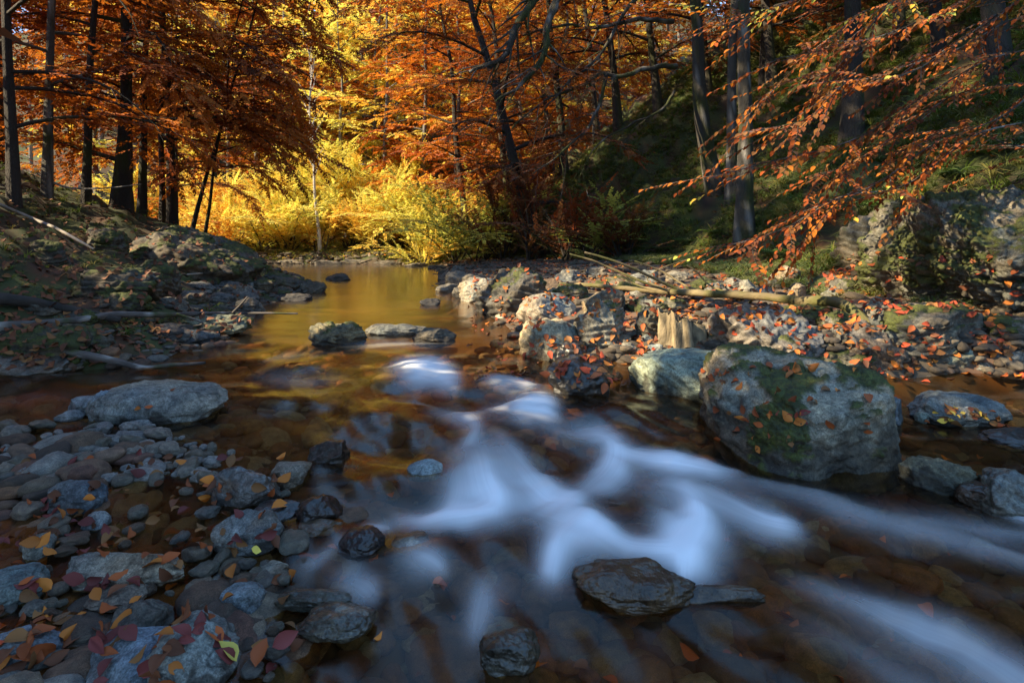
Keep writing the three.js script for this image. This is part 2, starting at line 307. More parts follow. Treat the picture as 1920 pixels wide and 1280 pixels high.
// o: w, h, d in metres, n subdivision, box exponent, cuts, lumps, strata, moss 0..1, lichen 0..1, color, wet: height of the damp band above the base
function rockGeo(o) {
  const base = icoBase(o.n ?? 12), P = base.attributes.position, cnt = P.count;
  const pos = new Float32Array(cnt * 3), seed = rnd() * 100, e = o.box ?? 2.6;
  const cuts = []; for (let k = 0; k < (o.cuts ?? 5); k++) { const m = V(rr(-1, 1), rr(-0.35, 1), rr(-1, 1)).normalize(); cuts.push([m, rr(0.62, 0.9)]); }
  for (const [x, y, z, c] of o.planes ?? []) cuts.push([V(x, y, z).normalize(), c]);
  const layer = V(rr(-0.4, 0.4) + (o.tilt ?? 0), 1, rr(-0.4, 0.4)).normalize(), lump = o.lumps ?? 0.14, st = o.strata ?? 0;
  const q = V(0, 0, 0), sx = o.w / 2, sy = o.h / 2, sz = o.d / 2, size = Math.cbrt(o.w * o.h * o.d);
  for (let i = 0; i < cnt; i++) {
    q.fromBufferAttribute(P, i);
    const nx = q.x, ny = q.y, nz = q.z, f = 1 / Math.pow(Math.abs(nx) ** e + Math.abs(ny) ** e + Math.abs(nz) ** e, 1 / e);
    q.multiplyScalar(f);
    for (const [m, c] of cuts) { const s = q.dot(m); if (s > c) q.addScaledVector(m, (c - s) * 0.85); }
    let dsp = lump * fbm3(q.x * 1.3 + seed, q.y * 1.3, q.z * 1.3, 3);
    q.multiplyScalar(1 + dsp);
    let X = q.x * sx, Y = q.y * sy, Z = q.z * sz;
    const fine = (fbm3(X * 9 + seed, Y * 9, Z * 9, 4) * 0.020 + Math.abs(N3(X * 5, Y * 5 + seed, Z * 5)) * -0.014) * (o.rough ?? 1) * Math.min(1, size * 2.2);
    let sv = 0;
    if (st) { const l = X * layer.x + Y * layer.y + Z * layer.z, ph = l * (o.sf ?? 22) / Math.max(0.35, size) * 0.5 + 0.6 * fbm3(X * 3, Y * 3 + seed, Z * 3, 2), fr = ph - Math.floor(ph); sv = st * size * 0.10 * (fr < 0.75 ? fr / 0.75 : (1 - fr) / 0.25) * (0.4 + 0.6 * Math.abs(N3(X * 2, Y * 2, Z * 2 + seed))); }
    const k = fine + sv;
    pos[i * 3] = X + nx * k; pos[i * 3 + 1] = Y + ny * k; pos[i * 3 + 2] = Z + nz * k;
  }
  const g = new THREE.BufferGeometry();
  g.setAttribute('position', new THREE.BufferAttribute(pos, 3)); g.setIndex(base.index); g.computeVertexNormals();
  const nr = g.attributes.normal, col = new Float32Array(cnt * 3), C = o.color ?? GREY, moss = o.moss ?? 0, mossC = [0.07, 0.082, 0.011];
  for (let i = 0; i < cnt; i++) {
    const X = pos[i * 3], Y = pos[i * 3 + 1], Z = pos[i * 3 + 2], up = nr.getY(i);
    const a = fbm3(X * 4 + seed, Y * 4, Z * 4, 4), b = fbm3(X * 14, Y * 14 + seed, Z * 14, 3);
    let c = [C[0] * (1 + a * 0.7 + b * 0.5), C[1] * (1 + a * 0.62 + b * 0.5), C[2] * (1 + a * 0.5 + b * 0.5)];
    if ((o.n ?? 12) >= 16) { const v = Math.abs(fbm3(X * 3.1 + seed * 3, Y * 4.5, Z * 3.1, 3)), q = Math.abs(fbm3(X * 2.2, Y * 2.8 + seed * 5, Z * 2.2 + 7, 3)); c = mixc(c, [c[0] * 1.7, c[1] * 1.65, c[2] * 1.5], 0.6 * ss(0.02, 0.006, v)); const k = 1 - 0.55 * ss(0.022, 0.008, q); c = [c[0] * k, c[1] * k, c[2] * k]; const hue = fbm3(X * 1.6, Y * 1.6, Z * 1.6 + seed * 7, 2); c = [c[0] * (1 + 0.35 * hue), c[1], c[2] * (1 - 0.35 * hue)]; }
    if (o.stain) c = mixc(c, [0.16, 0.09, 0.035], ss(0.05, 0.4, fbm3(X * 3, Y * 5, Z * 3 + seed, 3)) * o.stain);
    if (o.lichen) { const l = ss(0.18, 0.34, fbm3(X * 9, Y * 9, Z * 9 + seed * 2, 4)) * o.lichen; c = mixc(c, [0.46, 0.45, 0.36], l); }
    if (o.wet) { const wl = (Y + sy * (o.sink ?? 0)) + 0.10 * fbm3(X * 6, Y * 2, Z * 6 + seed, 3); const k = ss(o.wet, o.wet * 0.45, wl); c = [c[0] * lerp(1, 0.30, k), c[1] * lerp(1, 0.27, k), c[2] * lerp(1, 0.25, k)]; }
    if (moss) { const m = ss(0.62 - moss, 0.74 - moss, fbm3(X * 2.6 + seed, Y * 2.6, Z * 2.6 + 31, 4) * 0.9 + 0.28 * up + 0.12 * b); if (m > 0) { c = mixc(c, [mossC[0] * (1 + b), mossC[1] * (1 + b), mossC[2] * (1 + b)], m); const k = m * (0.008 + 0.012 * Math.abs(N3(X * 40, Y * 40, Z * 40))); pos[i * 3] += nr.getX(i) * k; pos[i * 3 + 1] += up * k; pos[i * 3 + 2] += nr.getZ(i) * k; } }
    col[i * 3] = Math.max(0.004, c[0]); col[i * 3 + 1] = Math.max(0.004, c[1]); col[i * 3 + 2] = Math.max(0.004, c[2]);
  }
  if (moss) g.computeVertexNormals();
  g.setAttribute('color', new THREE.BufferAttribute(col, 3));
  return boxUV(g);
}
const rocks = {};
// a rock whose foot and outline the photograph shows at pixels x0..x1, top..foot; dk: depth as a share of its width
function rock(key, name, label, [x0, top_, x1, foot], o = {}, group) {
  reseed(1000 + Math.round(x0 * 7 + top_ * 13));
  const p = hit((x0 + x1) / 2, foot), z = -p.z, s = z / F, w = (x1 - x0) * s * (o.wk ?? 1.06);
  let d = w * (o.dk ?? 0.8), h = 0;
  for (let k = 0; k < 12; k++) { h = EYE - p.y - (top_ - HORIZON) * (z + 0.55 * d) / F; if (h > w * (o.hmin ?? 0.16)) break; d *= 0.85; }
  h = Math.max(h, w * (o.hmin ?? 0.16));
  const sink = o.sinkK ?? 0.5, full = h * (1 + sink);
  const dd = Math.max(d, 0.04);
  const g = rockGeo({ ...o, w, h: full, d: dd * 1.15, sink: (1 - sink) / (1 + sink), wet: o.wetK ? o.wetK * h : 0 });
  const m = new THREE.Mesh(g, o.mat ?? matStone);
  m.position.set(p.x * (z + dd * 0.45) / z, p.y + h - full / 2, -(z + dd * 0.45));
  if (o.turn) m.rotation.y = o.turn; if (o.roll) m.rotation.z = o.roll;
  put(m, name, label, 'rock', group);
  if (key) rocks[key] = m;
  return m;
}
// right bank
rock('boulder', 'boulder', 'big grey boulder at the rapids with moss patches and many orange leaves on top', [1322, 652, 1656, 878], { n: 62, dk: 1.1, wk: 1.02, box: 3.4, cuts: 0, planes: [[-0.22, 0.86, 0.46, 0.62], [0.95, 0.1, 0.25, 0.86], [-0.75, 0.35, 0.5, 0.76], [0.15, 0.1, 0.98, 0.84], [0.3, 0.9, -0.2, 0.8]], lumps: 0.09, strata: 0.25, lichen: 0.6, moss: 0.50, wetK: 0.5, color: [0.31, 0.28, 0.20], sinkK: 0.35 });
rock('pale', 'boulder', 'smooth pale green boulder wedged behind the big mossy boulder', [1178, 655, 1445, 748], { n: 44, dk: 0.62, box: 2.1, cuts: 1, lumps: 0.08, strata: 0.2, color: [0.27, 0.33, 0.26], wetK: 0.25, rough: 0.5, sinkK: 0.55, roll: -0.05 });
rock('wet', 'boulder', 'dark wet boulder with a thin trickle beside the rapids', [1022, 664, 1168, 742], { n: 34, dk: 0.8, box: 2.5, cuts: 4, color: [0.075, 0.06, 0.045], mat: matWetStone, moss: 0.05 });
rock(null, 'rock', 'sunlit tan rock with slanting grooves at the pool edge', [976, 598, 1082, 672], { n: 30, dk: 0.9, strata: 0.35, tilt: 0.9, sf: 14, color: [0.40, 0.34, 0.22], cuts: 5, wetK: 0.12 });
rock(null, 'rock', 'small dark rock leaning on the grooved sunlit rock', [1036, 636, 1104, 676], { n: 20, dk: 0.8, color: DARK, cuts: 6, mat: matWetStone });
rock(null, 'rock', 'rounded tan rock with a moss ridge above the red leaf pool', [1076, 562, 1178, 652], { n: 32, dk: 0.9, strata: 0.5, color: [0.32, 0.27, 0.19], moss: 0.12, cuts: 5 });
rock(null, 'rock', 'smooth sunlit grey rock at the edge of the golden pool', [974, 548, 1082, 606], { n: 28, dk: 0.8, box: 2.2, color: [0.38, 0.34, 0.27], cuts: 2, rough: 0.6, wetK: 0.1 });
rock(null, 'rock', 'mossy block standing just upstream of the smooth sunlit rock', [1096, 538, 1182, 592], { n: 24, dk: 0.9, box: 4, color: [0.22, 0.19, 0.13], moss: 0.2, cuts: 5 });
rock(null, 'boulder', 'dark undercut boulder capped with bright moss at the pool', [892, 508, 1026, 592], { n: 36, dk: 1.0, box: 3, strata: 0.6, color: [0.13, 0.115, 0.09], moss: 0.34, cuts: 5, wetK: 0.3 });
rock(null, 'rock', 'pale slanting slab leaning against the moss-capped boulder', [862, 514, 940, 562], { n: 22, dk: 0.7, color: PALE, cuts: 6, roll: 0.45, strata: 0.4 });
rock(null, 'rock', 'small pale stone beside the patch of floating red leaves', [930, 582, 966, 596], { n: 10, color: PALE });
rock(null, 'rock', 'angular mossy rock beside the weathered stump', [1196, 578, 1262, 632], { n: 22, dk: 0.9, color: [0.2, 0.19, 0.14], moss: 0.22, cuts: 6, strata: 0.5 });
rock(null, 'rock', 'low mossy stone under the fallen log', [1222, 556, 1284, 580], { n: 16, color: [0.27, 0.24, 0.15], moss: 0.2 });
rock(null, 'boulder', 'tilted layered slab with moss edge right of the stump', [1330, 572, 1520, 672], { n: 40, dk: 0.8, box: 3.4, strata: 0.5, tilt: -0.6, sf: 18, color: [0.26, 0.23, 0.19], moss: 0.12, cuts: 6, roll: -0.12 });
rock('hump', 'boulder', 'low mossy hump strewn with leaves behind the big boulder', [1430, 622, 1640, 690], { n: 34, dk: 0.8, color: [0.26, 0.2, 0.11], moss: 0.36, cuts: 3, strata: 0.25 });
rock('ledge', 'boulder', 'low leafy ledge of layered rock below the mossy cliff rock', [1560, 600, 1700, 690], { n: 30, dk: 0.8, color: [0.17, 0.14, 0.11], moss: 0.1, strata: 0.4, sf: 18, cuts: 4 });
rock('flat', 'boulder', 'flat-topped mossy boulder sprinkled with leaves below the cliff rock', [1618, 572, 1826, 655], { n: 36, dk: 0.75, box: 3.2, color: [0.17, 0.155, 0.12], moss: 0.3, strata: 0.4, cuts: 3 });
rock('cliff', 'boulder', 'massive moss-covered cliff rock overhanging the right bank', [1655, 368, 2060, 606], { n: 96, dk: 0.9, box: 3.4, strata: 0.35, tilt: -0.25, sf: 34, rough: 2.4, color: [0.17, 0.15, 0.11], lichen: 0.35, moss: 0.62, cuts: 5, sinkK: 0.15 });
rock(null, 'boulder', 'small rock ledge topped with sunlit leaves above the cliff rock', [1585, 404, 1735, 500], { n: 28, dk: 0.8, strata: 0.8, color: [0.2, 0.17, 0.12], moss: 0.2, cuts: 5 });
rock(null, 'rock', 'streaked stone slab propped against the mossy cliff rock', [1606, 556, 1690, 598], { n: 22, dk: 0.6, strata: 0.5, sf: 20, color: [0.34, 0.3, 0.2], moss: 0.2, roll: 0.4, cuts: 5 });
const roundStone = 'rounded grey stone on the leafy margin of the side channel';
for (const [b, c] of [[[1728, 640, 1818, 690], GREEN], [[1796, 664, 1862, 694], TAN], [[1848, 642, 1930, 684], GREY], [[1640, 650, 1722, 694], BROWN], [[1762, 676, 1790, 692], GREY], [[1880, 690, 1960, 712], BROWN], [[1700, 630, 1750, 662], BROWN], [[1890, 620, 1960, 650], TAN]])
  rock(null, 'rock', roundStone, b, { n: 18, color: c, cuts: 3, box: 2.3, stain: 0.3 }, 'stones along the side channel');
rock('chan', 'rock', 'flat grey rock in the side channel with leaves caught on it', [1705, 736, 1872, 792], { n: 26, dk: 0.6, color: [0.2, 0.2, 0.17], cuts: 3, wetK: 0.3, moss: 0.06 });
rock(null, 'rock', 'bluish stone lapped by water against the big boulder', [1652, 742, 1694, 792], { n: 16, color: [0.12, 0.14, 0.15], mat: matWetStone });
rock(null, 'rock', 'small green stone under the leaves of the side channel', [1718, 772, 1742, 790], { n: 10, color: GREEN });
rock(null, 'rock', 'small white stone among leaves in the side channel', [1790, 762, 1830, 795], { n: 12, color: PALE });
rock(null, 'rock', 'ridged olive rock slanting into the side channel', [1688, 850, 1816, 925], { n: 28, dk: 0.6, strata: 0.6, sf: 18, tilt: 0.8, color: [0.15, 0.14, 0.09], cuts: 6, wetK: 0.4 });
rock(null, 'rock', 'wet glistening cobble between the slanting rocks', [1798, 902, 1870, 952], { n: 20, dk: 0.8, color: [0.08, 0.06, 0.045], box: 2.1, cuts: 1, mat: matWetStone });
rock(null, 'rock', 'split grey rock with dark clefts at the side channel mouth', [1848, 882, 1960, 975], { n: 28, strata: 0.6, sf: 16, tilt: 1.2, color: [0.2, 0.19, 0.15], cuts: 6, mat: matWetStone });
rock(null, 'rock', 'dark wet ledge with a glossy face across the side channel', [1846, 800, 1980, 842], { n: 24, color: DARK, mat: matWetStone, strata: 0.7 });
rock(null, 'rock', 'low dark stone washed by water below the big boulder', [1690, 890, 1760, 915], { n: 16, color: DARK, mat: matWetStone });
for (const [b, c] of [[[1450, 498, 1500, 532], TAN], [[1406, 536, 1452, 562], GREY], [[1476, 532, 1510, 566], TAN], [[1360, 520, 1400, 540], GREY], [[1388, 524, 1420, 548], PALE], [[1320, 530, 1368, 552], GREY], [[1436, 518, 1466, 540], TAN], [[1540, 540, 1580, 560], GREY], [[1500, 585, 1560, 606], BROWN], [[1180, 506, 1240, 530], GREY], [[1040, 505, 1090, 530], GREY], [[1250, 508, 1300, 526], TAN], [[1100, 500, 1140, 518], GREY], [[1010, 520, 1060, 545], BROWN], [[1560, 460, 1610, 490], BROWN], [[1200, 625, 1225, 640], GREY], [[1215, 645, 1245, 665], PALE], [[1232, 612, 1256, 626], PALE], [[1165, 640, 1200, 655], TAN], [[1270, 660, 1310, 676], TAN], [[1180, 540, 1230, 556], GREY]])
  rock(null, 'rock', 'angular pale stone on the leafy gravel around the fallen log', b, { n: 16, color: c, cuts: 6, box: 3, strata: 0.3 }, 'stones around the fallen log');
for (const b of [[818, 530, 868, 548], [836, 506, 880, 534], [866, 512, 912, 536], [850, 534, 900, 556], [846, 498, 872, 512], [800, 496, 840, 504], [760, 492, 800, 500], [700, 489, 745, 496], [640, 487, 690, 494], [590, 488, 640, 496], [520, 486, 560, 494], [480, 486, 520, 495]])
  rock(null, 'rock', b[0] > 805 ? 'grey stone heaped at the water edge below the moss-capped boulder' : 'sunlit pale stone along the far shore of the pool', b, { n: 12, color: [0.2, 0.175, 0.135], cuts: 5 }, b[0] > 805 ? 'stones heaped at the pool edge' : 'stones along the far shore');
for (const [b, c] of [[[1395, 590, 1500, 624], [0.24, 0.2, 0.14]], [[1470, 575, 1560, 606], [0.2, 0.165, 0.115]], [[1545, 588, 1625, 626], [0.22, 0.18, 0.125]], [[1120, 520, 1200, 548], [0.22, 0.18, 0.12]], [[1020, 535, 1100, 562], [0.25, 0.21, 0.14]], [[1650, 610, 1740, 652], [0.2, 0.17, 0.13]], [[1180, 556, 1250, 584], [0.26, 0.22, 0.15]], [[1520, 520, 1610, 556], [0.2, 0.17, 0.12]], [[1830, 590, 1930, 630], [0.2, 0.17, 0.13]], [[1290, 522, 1350, 545], [0.24, 0.2, 0.14]], [[1660, 500, 1720, 540], [0.2, 0.17, 0.12]], [[1560, 640, 1640, 672], [0.23, 0.19, 0.14]]])
  rock(null, 'rock', 'low mossy slab bedded in red leaves on the right bank', b, { n: 24, dk: 0.9, color: c, moss: 0.5, cuts: 4, box: 3, hmin: 0.22, strata: 0.2 }, 'mossy slabs on the right bank');
// midstream
rock(null, 'rock', 'pointed mossy rock standing in midstream', [572, 606, 684, 645], { n: 28, dk: 0.6, color: [0.2, 0.18, 0.11], moss: 0.12, cuts: 6, strata: 0.6, wetK: 0.3 });
rock(null, 'rock', 'long flat rock in midstream left of a dark cobble', [688, 606, 800, 628], { n: 22, dk: 0.45, color: [0.17, 0.16, 0.13], cuts: 2, box: 2.3, hmin: 0.14 });
rock(null, 'rock', 'dark rounded cobble in midstream touching the long flat rock', [776, 614, 854, 644], { n: 20, dk: 0.6, color: [0.11, 0.095, 0.07], box: 2.2, cuts: 2, wetK: 0.4 });
rock(null, 'rock', 'low rock breaking the golden reflection near the far shore', [612, 512, 660, 526], { n: 12, color: [0.1, 0.085, 0.065], cuts: 4 });
rock(null, 'rock', 'flat dark rock just off the left bank rocks', [524, 550, 584, 564], { n: 14, color: DARK, cuts: 4 });
rock(null, 'rock', 'small dark stone poking from the golden water', [788, 558, 824, 572], { n: 10, color: DARK, cuts: 4 });
// left bank
rock(null, 'boulder', 'long dark layered outcrop below the left trees', [262, 416, 480, 520], { n: 46, dk: 0.8, box: 2.8, planes: [[0.45, 0.88, 0.15, 0.34]], strata: 0.45, tilt: 0.35, sf: 14, color: [0.13, 0.105, 0.07], moss: 0.45, cuts: 5, roll: -0.16, sinkK: 0.3 });
for (const b of [[486, 514, 560, 540], [540, 524, 606, 550], [520, 516, 570, 534], [470, 526, 520, 550], [440, 508, 500, 534], [490, 538, 545, 554]])
  rock(null, 'rock', 'dark rock of the low point at the mouth of the golden pool', b, { n: 18, color: [0.11, 0.095, 0.065], cuts: 5, moss: 0.3, strata: 0.5 }, 'dark rocks on the left point');
rock(null, 'rock', 'flat pale green slab under the fallen branch on the left bank', [318, 590, 462, 622], { n: 26, dk: 0.6, color: [0.2, 0.21, 0.14], moss: 0.3, cuts: 2 });
rock(null, 'rock', 'grey stone at the left water edge below the fallen branch', [324, 616, 404, 644], { n: 20, color: [0.14, 0.135, 0.12], cuts: 3, wetK: 0.3 });
rock(null, 'rock', 'dark stone in the leaves behind the left water edge', [280, 606, 345, 634], { n: 18, color: DARK, cuts: 4 });
for (const b of [[330, 545, 395, 568], [385, 548, 440, 572], [420, 535, 480, 560], [350, 528, 400, 546], [395, 526, 450, 545], [440, 556, 492, 584], [300, 556, 350, 580], [455, 528, 500, 545]])
  rock(null, 'rock', 'flat grey stone in the scree on the left shore', b, { n: 16, dk: 0.7, color: [0.17, 0.155, 0.13], cuts: 5, box: 3.4, strata: 0.3 }, 'flat stones on the left shore');
rock(null, 'boulder', 'moss mound with brown leaves between the two fallen branches', [-60, 606, 196, 690], { n: 36, dk: 0.6, color: [0.1, 0.09, 0.06], moss: 0.5, cuts: 2 });
rock(null, 'rock', 'dark slab in the shadow under the lowest fallen branch', [-40, 656, 130, 702], { n: 22, dk: 0.5, color: [0.16, 0.14, 0.11], cuts: 3, mat: matWetStone });
for (const b of [[130, 505, 290, 560], [230, 490, 330, 545], [20, 540, 120, 590], [60, 452, 130, 490], [150, 430, 230, 470], [180, 548, 270, 585], [90, 580, 170, 612]])
  rock(null, 'boulder', 'low moss-covered boulder on the dark left slope', b, { n: 24, dk: 0.7, color: [0.12, 0.10, 0.07], moss: 0.55, cuts: 3, strata: 0.5 }, 'mossy boulders on the left slope');
// left foreground
rock('bar', 'boulder', 'broad pale boulder with a dark crack beyond the pebble bar', [178, 716, 436, 790], { n: 44, dk: 0.55, box: 2.4, cuts: 2, lumps: 0.09, color: [0.30, 0.29, 0.24], wetK: 0.18, rough: 0.6, roll: -0.03 });
rock(null, 'rock', 'pale stone against the end of the broad cracked boulder', [170, 732, 208, 784], { n: 18, color: [0.25, 0.28, 0.3], cuts: 3 });
rock(null, 'rock', 'humped blue-grey stone beyond the pebble bar', [128, 742, 186, 776], { n: 18, color: BLUE, cuts: 4 });
rock(null, 'rock', 'small blue-grey stone at the end of the pebble row', [108, 768, 152, 788], { n: 14, color: BLUE, cuts: 3 });
rock(null, 'rock', 'small stone under the front of the broad cracked boulder', [236, 782, 288, 802], { n: 14, color: BLUE, cuts: 4 });
rock(null, 'rock', 'long rough brown rock lapped by the rapids', [402, 878, 530, 948], { n: 28, dk: 0.45, color: [0.16, 0.14, 0.12], stain: 0.6, cuts: 5, roll: -0.25, mat: matWetStone });
rock(null, 'rock', 'wedge of tan rock by the water among pebbles', [500, 862, 584, 912], { n: 22, color: [0.24, 0.2, 0.15], stain: 0.5, cuts: 6, box: 3 });
rock(null, 'rock', 'dark wedge-shaped wet rock standing alone in the shallows', [584, 820, 664, 872], { n: 22, color: [0.045, 0.038, 0.03], cuts: 7, box: 3.4, mat: matWetStone });
rock('block', 'rock', 'cracked pale block with a purple leaf on it', [408, 946, 536, 1036], { n: 30, dk: 0.6, color: [0.26, 0.27, 0.25], stain: 0.4, cuts: 6, box: 3.2, wetK: 0.15 });
rock(null, 'rock', 'dark rock behind the cracked pale block', [470, 936, 560, 978], { n: 20, color: DARK, cuts: 6, mat: matWetStone });
rock('grey', 'rock', 'long grey stone lying among wet leaves on the bar', [88, 900, 194, 960], { n: 24, dk: 0.5, color: [0.15, 0.165, 0.17], cuts: 3, rough: 0.5 });
rock('long', 'rock', 'long tan-topped rock with purple leaves along its foot', [122, 1034, 344, 1098], { n: 38, dk: 0.42, color: [0.3, 0.28, 0.23], stain: 0.5, cuts: 4, strata: 0.3 });
rock(null, 'rock', 'rounded brown stone at the foot of the long tan rock', [172, 1094, 272, 1142], { n: 22, color: [0.17, 0.14, 0.11], stain: 0.4, cuts: 2, box: 2.2 });
rock(null, 'rock', 'dark grey wedge with flat faces in the shallows', [212, 1120, 312, 1200], { n: 26, dk: 0.8, color: [0.10, 0.105, 0.10], cuts: 7, box: 3.6, rough: 0.4 });
rock('slate', 'rock', 'thin blue-grey slate with a twig lying across it', [186, 1172, 338, 1300], { n: 34, dk: 0.9, hmin: 0.12, color: [0.2, 0.235, 0.26], cuts: 6, box: 4, strata: 0.3, turn: 0.5 });
rock('tanslab', 'rock', 'pointed tan slab beside the blue-grey slate', [290, 1160, 446, 1300], { n: 34, dk: 0.9, color: [0.27, 0.25, 0.2], stain: 0.5, cuts: 5, wetK: 0.25 });
rock(null, 'rock', 'flat bluish slab with a red leaf at the corner of the shallows', [-30, 1186, 98, 1268], { n: 26, dk: 0.7, color: [0.2, 0.245, 0.29], cuts: 4, hmin: 0.12 });
rock(null, 'rock', 'speckled brown cobble washed by the near rapids', [566, 1138, 700, 1196], { n: 26, dk: 0.6, color: [0.12, 0.085, 0.05], lichen: 0.4, cuts: 3, mat: matWetStone });
rock(null, 'rock', 'dark brown rock splitting the white water', [1072, 1056, 1300, 1140], { n: 32, dk: 0.5, color: [0.085, 0.06, 0.035], stain: 0.4, cuts: 4, mat: matWetStone });
rock(null, 'rock', 'low brown ledge just right of the rock splitting the white water', [1280, 1098, 1430, 1136], { n: 22, dk: 0.4, color: [0.1, 0.075, 0.05], cuts: 3, mat: matWetStone });
rock(null, 'rock', 'round speckled stone amid the left rapids', [738, 1002, 806, 1034], { n: 18, color: [0.15, 0.11, 0.07], lichen: 0.5, mat: matWetStone });
rock(null, 'rock', 'black wet stone with a sky glint in the left rapids', [638, 990, 720, 1042], { n: 22, color: [0.035, 0.03, 0.03], box: 2.2, cuts: 1, mat: matWetStone });
rock(null, 'rock', 'brown stone in the rapids beside the black wet stone', [560, 972, 640, 1006], { n: 20, color: BROWN, cuts: 4, mat: matWetStone });
rock(null, 'rock', 'submerged brown ridge pointing downstream in the rapids', [560, 930, 640, 986], { n: 20, color: [0.05, 0.035, 0.028], cuts: 5, mat: matWetStone });
rock(null, 'rock', 'grey cobble with an orange leaf near the tan slab', [410, 1098, 490, 1150], { n: 20, color: [0.2, 0.21, 0.2], cuts: 3 });
rock(null, 'rock', 'small tan stone beside a red leaf in the shallows', [486, 1052, 540, 1082], { n: 16, color: TAN, stain: 0.5 });
rock(null, 'rock', 'small knobbly stone with a dry twig in the shallows', [44, 1122, 86, 1154], { n: 16, color: [0.2, 0.17, 0.13], cuts: 5 });
rock(null, 'rock', 'pale green stone under the surface at the frame edge', [-40, 1064, 90, 1140], { n: 22, color: [0.19, 0.23, 0.21], box: 2.2, cuts: 1 });
rock(null, 'rock', 'round pale stone awash beside the long tan rock', [50, 1000, 104, 1048], { n: 18, color: [0.22, 0.25, 0.24], box: 2.2, cuts: 1 });
rock(null, 'rock', 'bluish cone-shaped stone among wet leaves', [158, 958, 202, 990], { n: 16, color: BLUE, cuts: 5 });
rock(null, 'rock', 'brown cobble half sunk by the near rapids', [900, 1180, 1010, 1262], { n: 24, color: [0.09, 0.065, 0.04], box: 2.3, mat: matWetStone, cuts: 3 });
rock(null, 'rock', 'long brown hump under the near rapids', [520, 1104, 660, 1142], { n: 24, dk: 0.5, color: [0.12, 0.095, 0.06], mat: matWetStone, box: 2.3 });
rock(null, 'rock', 'pale submerged cobble left of the foaming step', [764, 862, 830, 898], { n: 16, color: [0.3, 0.33, 0.31], box: 2.1, cuts: 0, hmin: 0.1 });

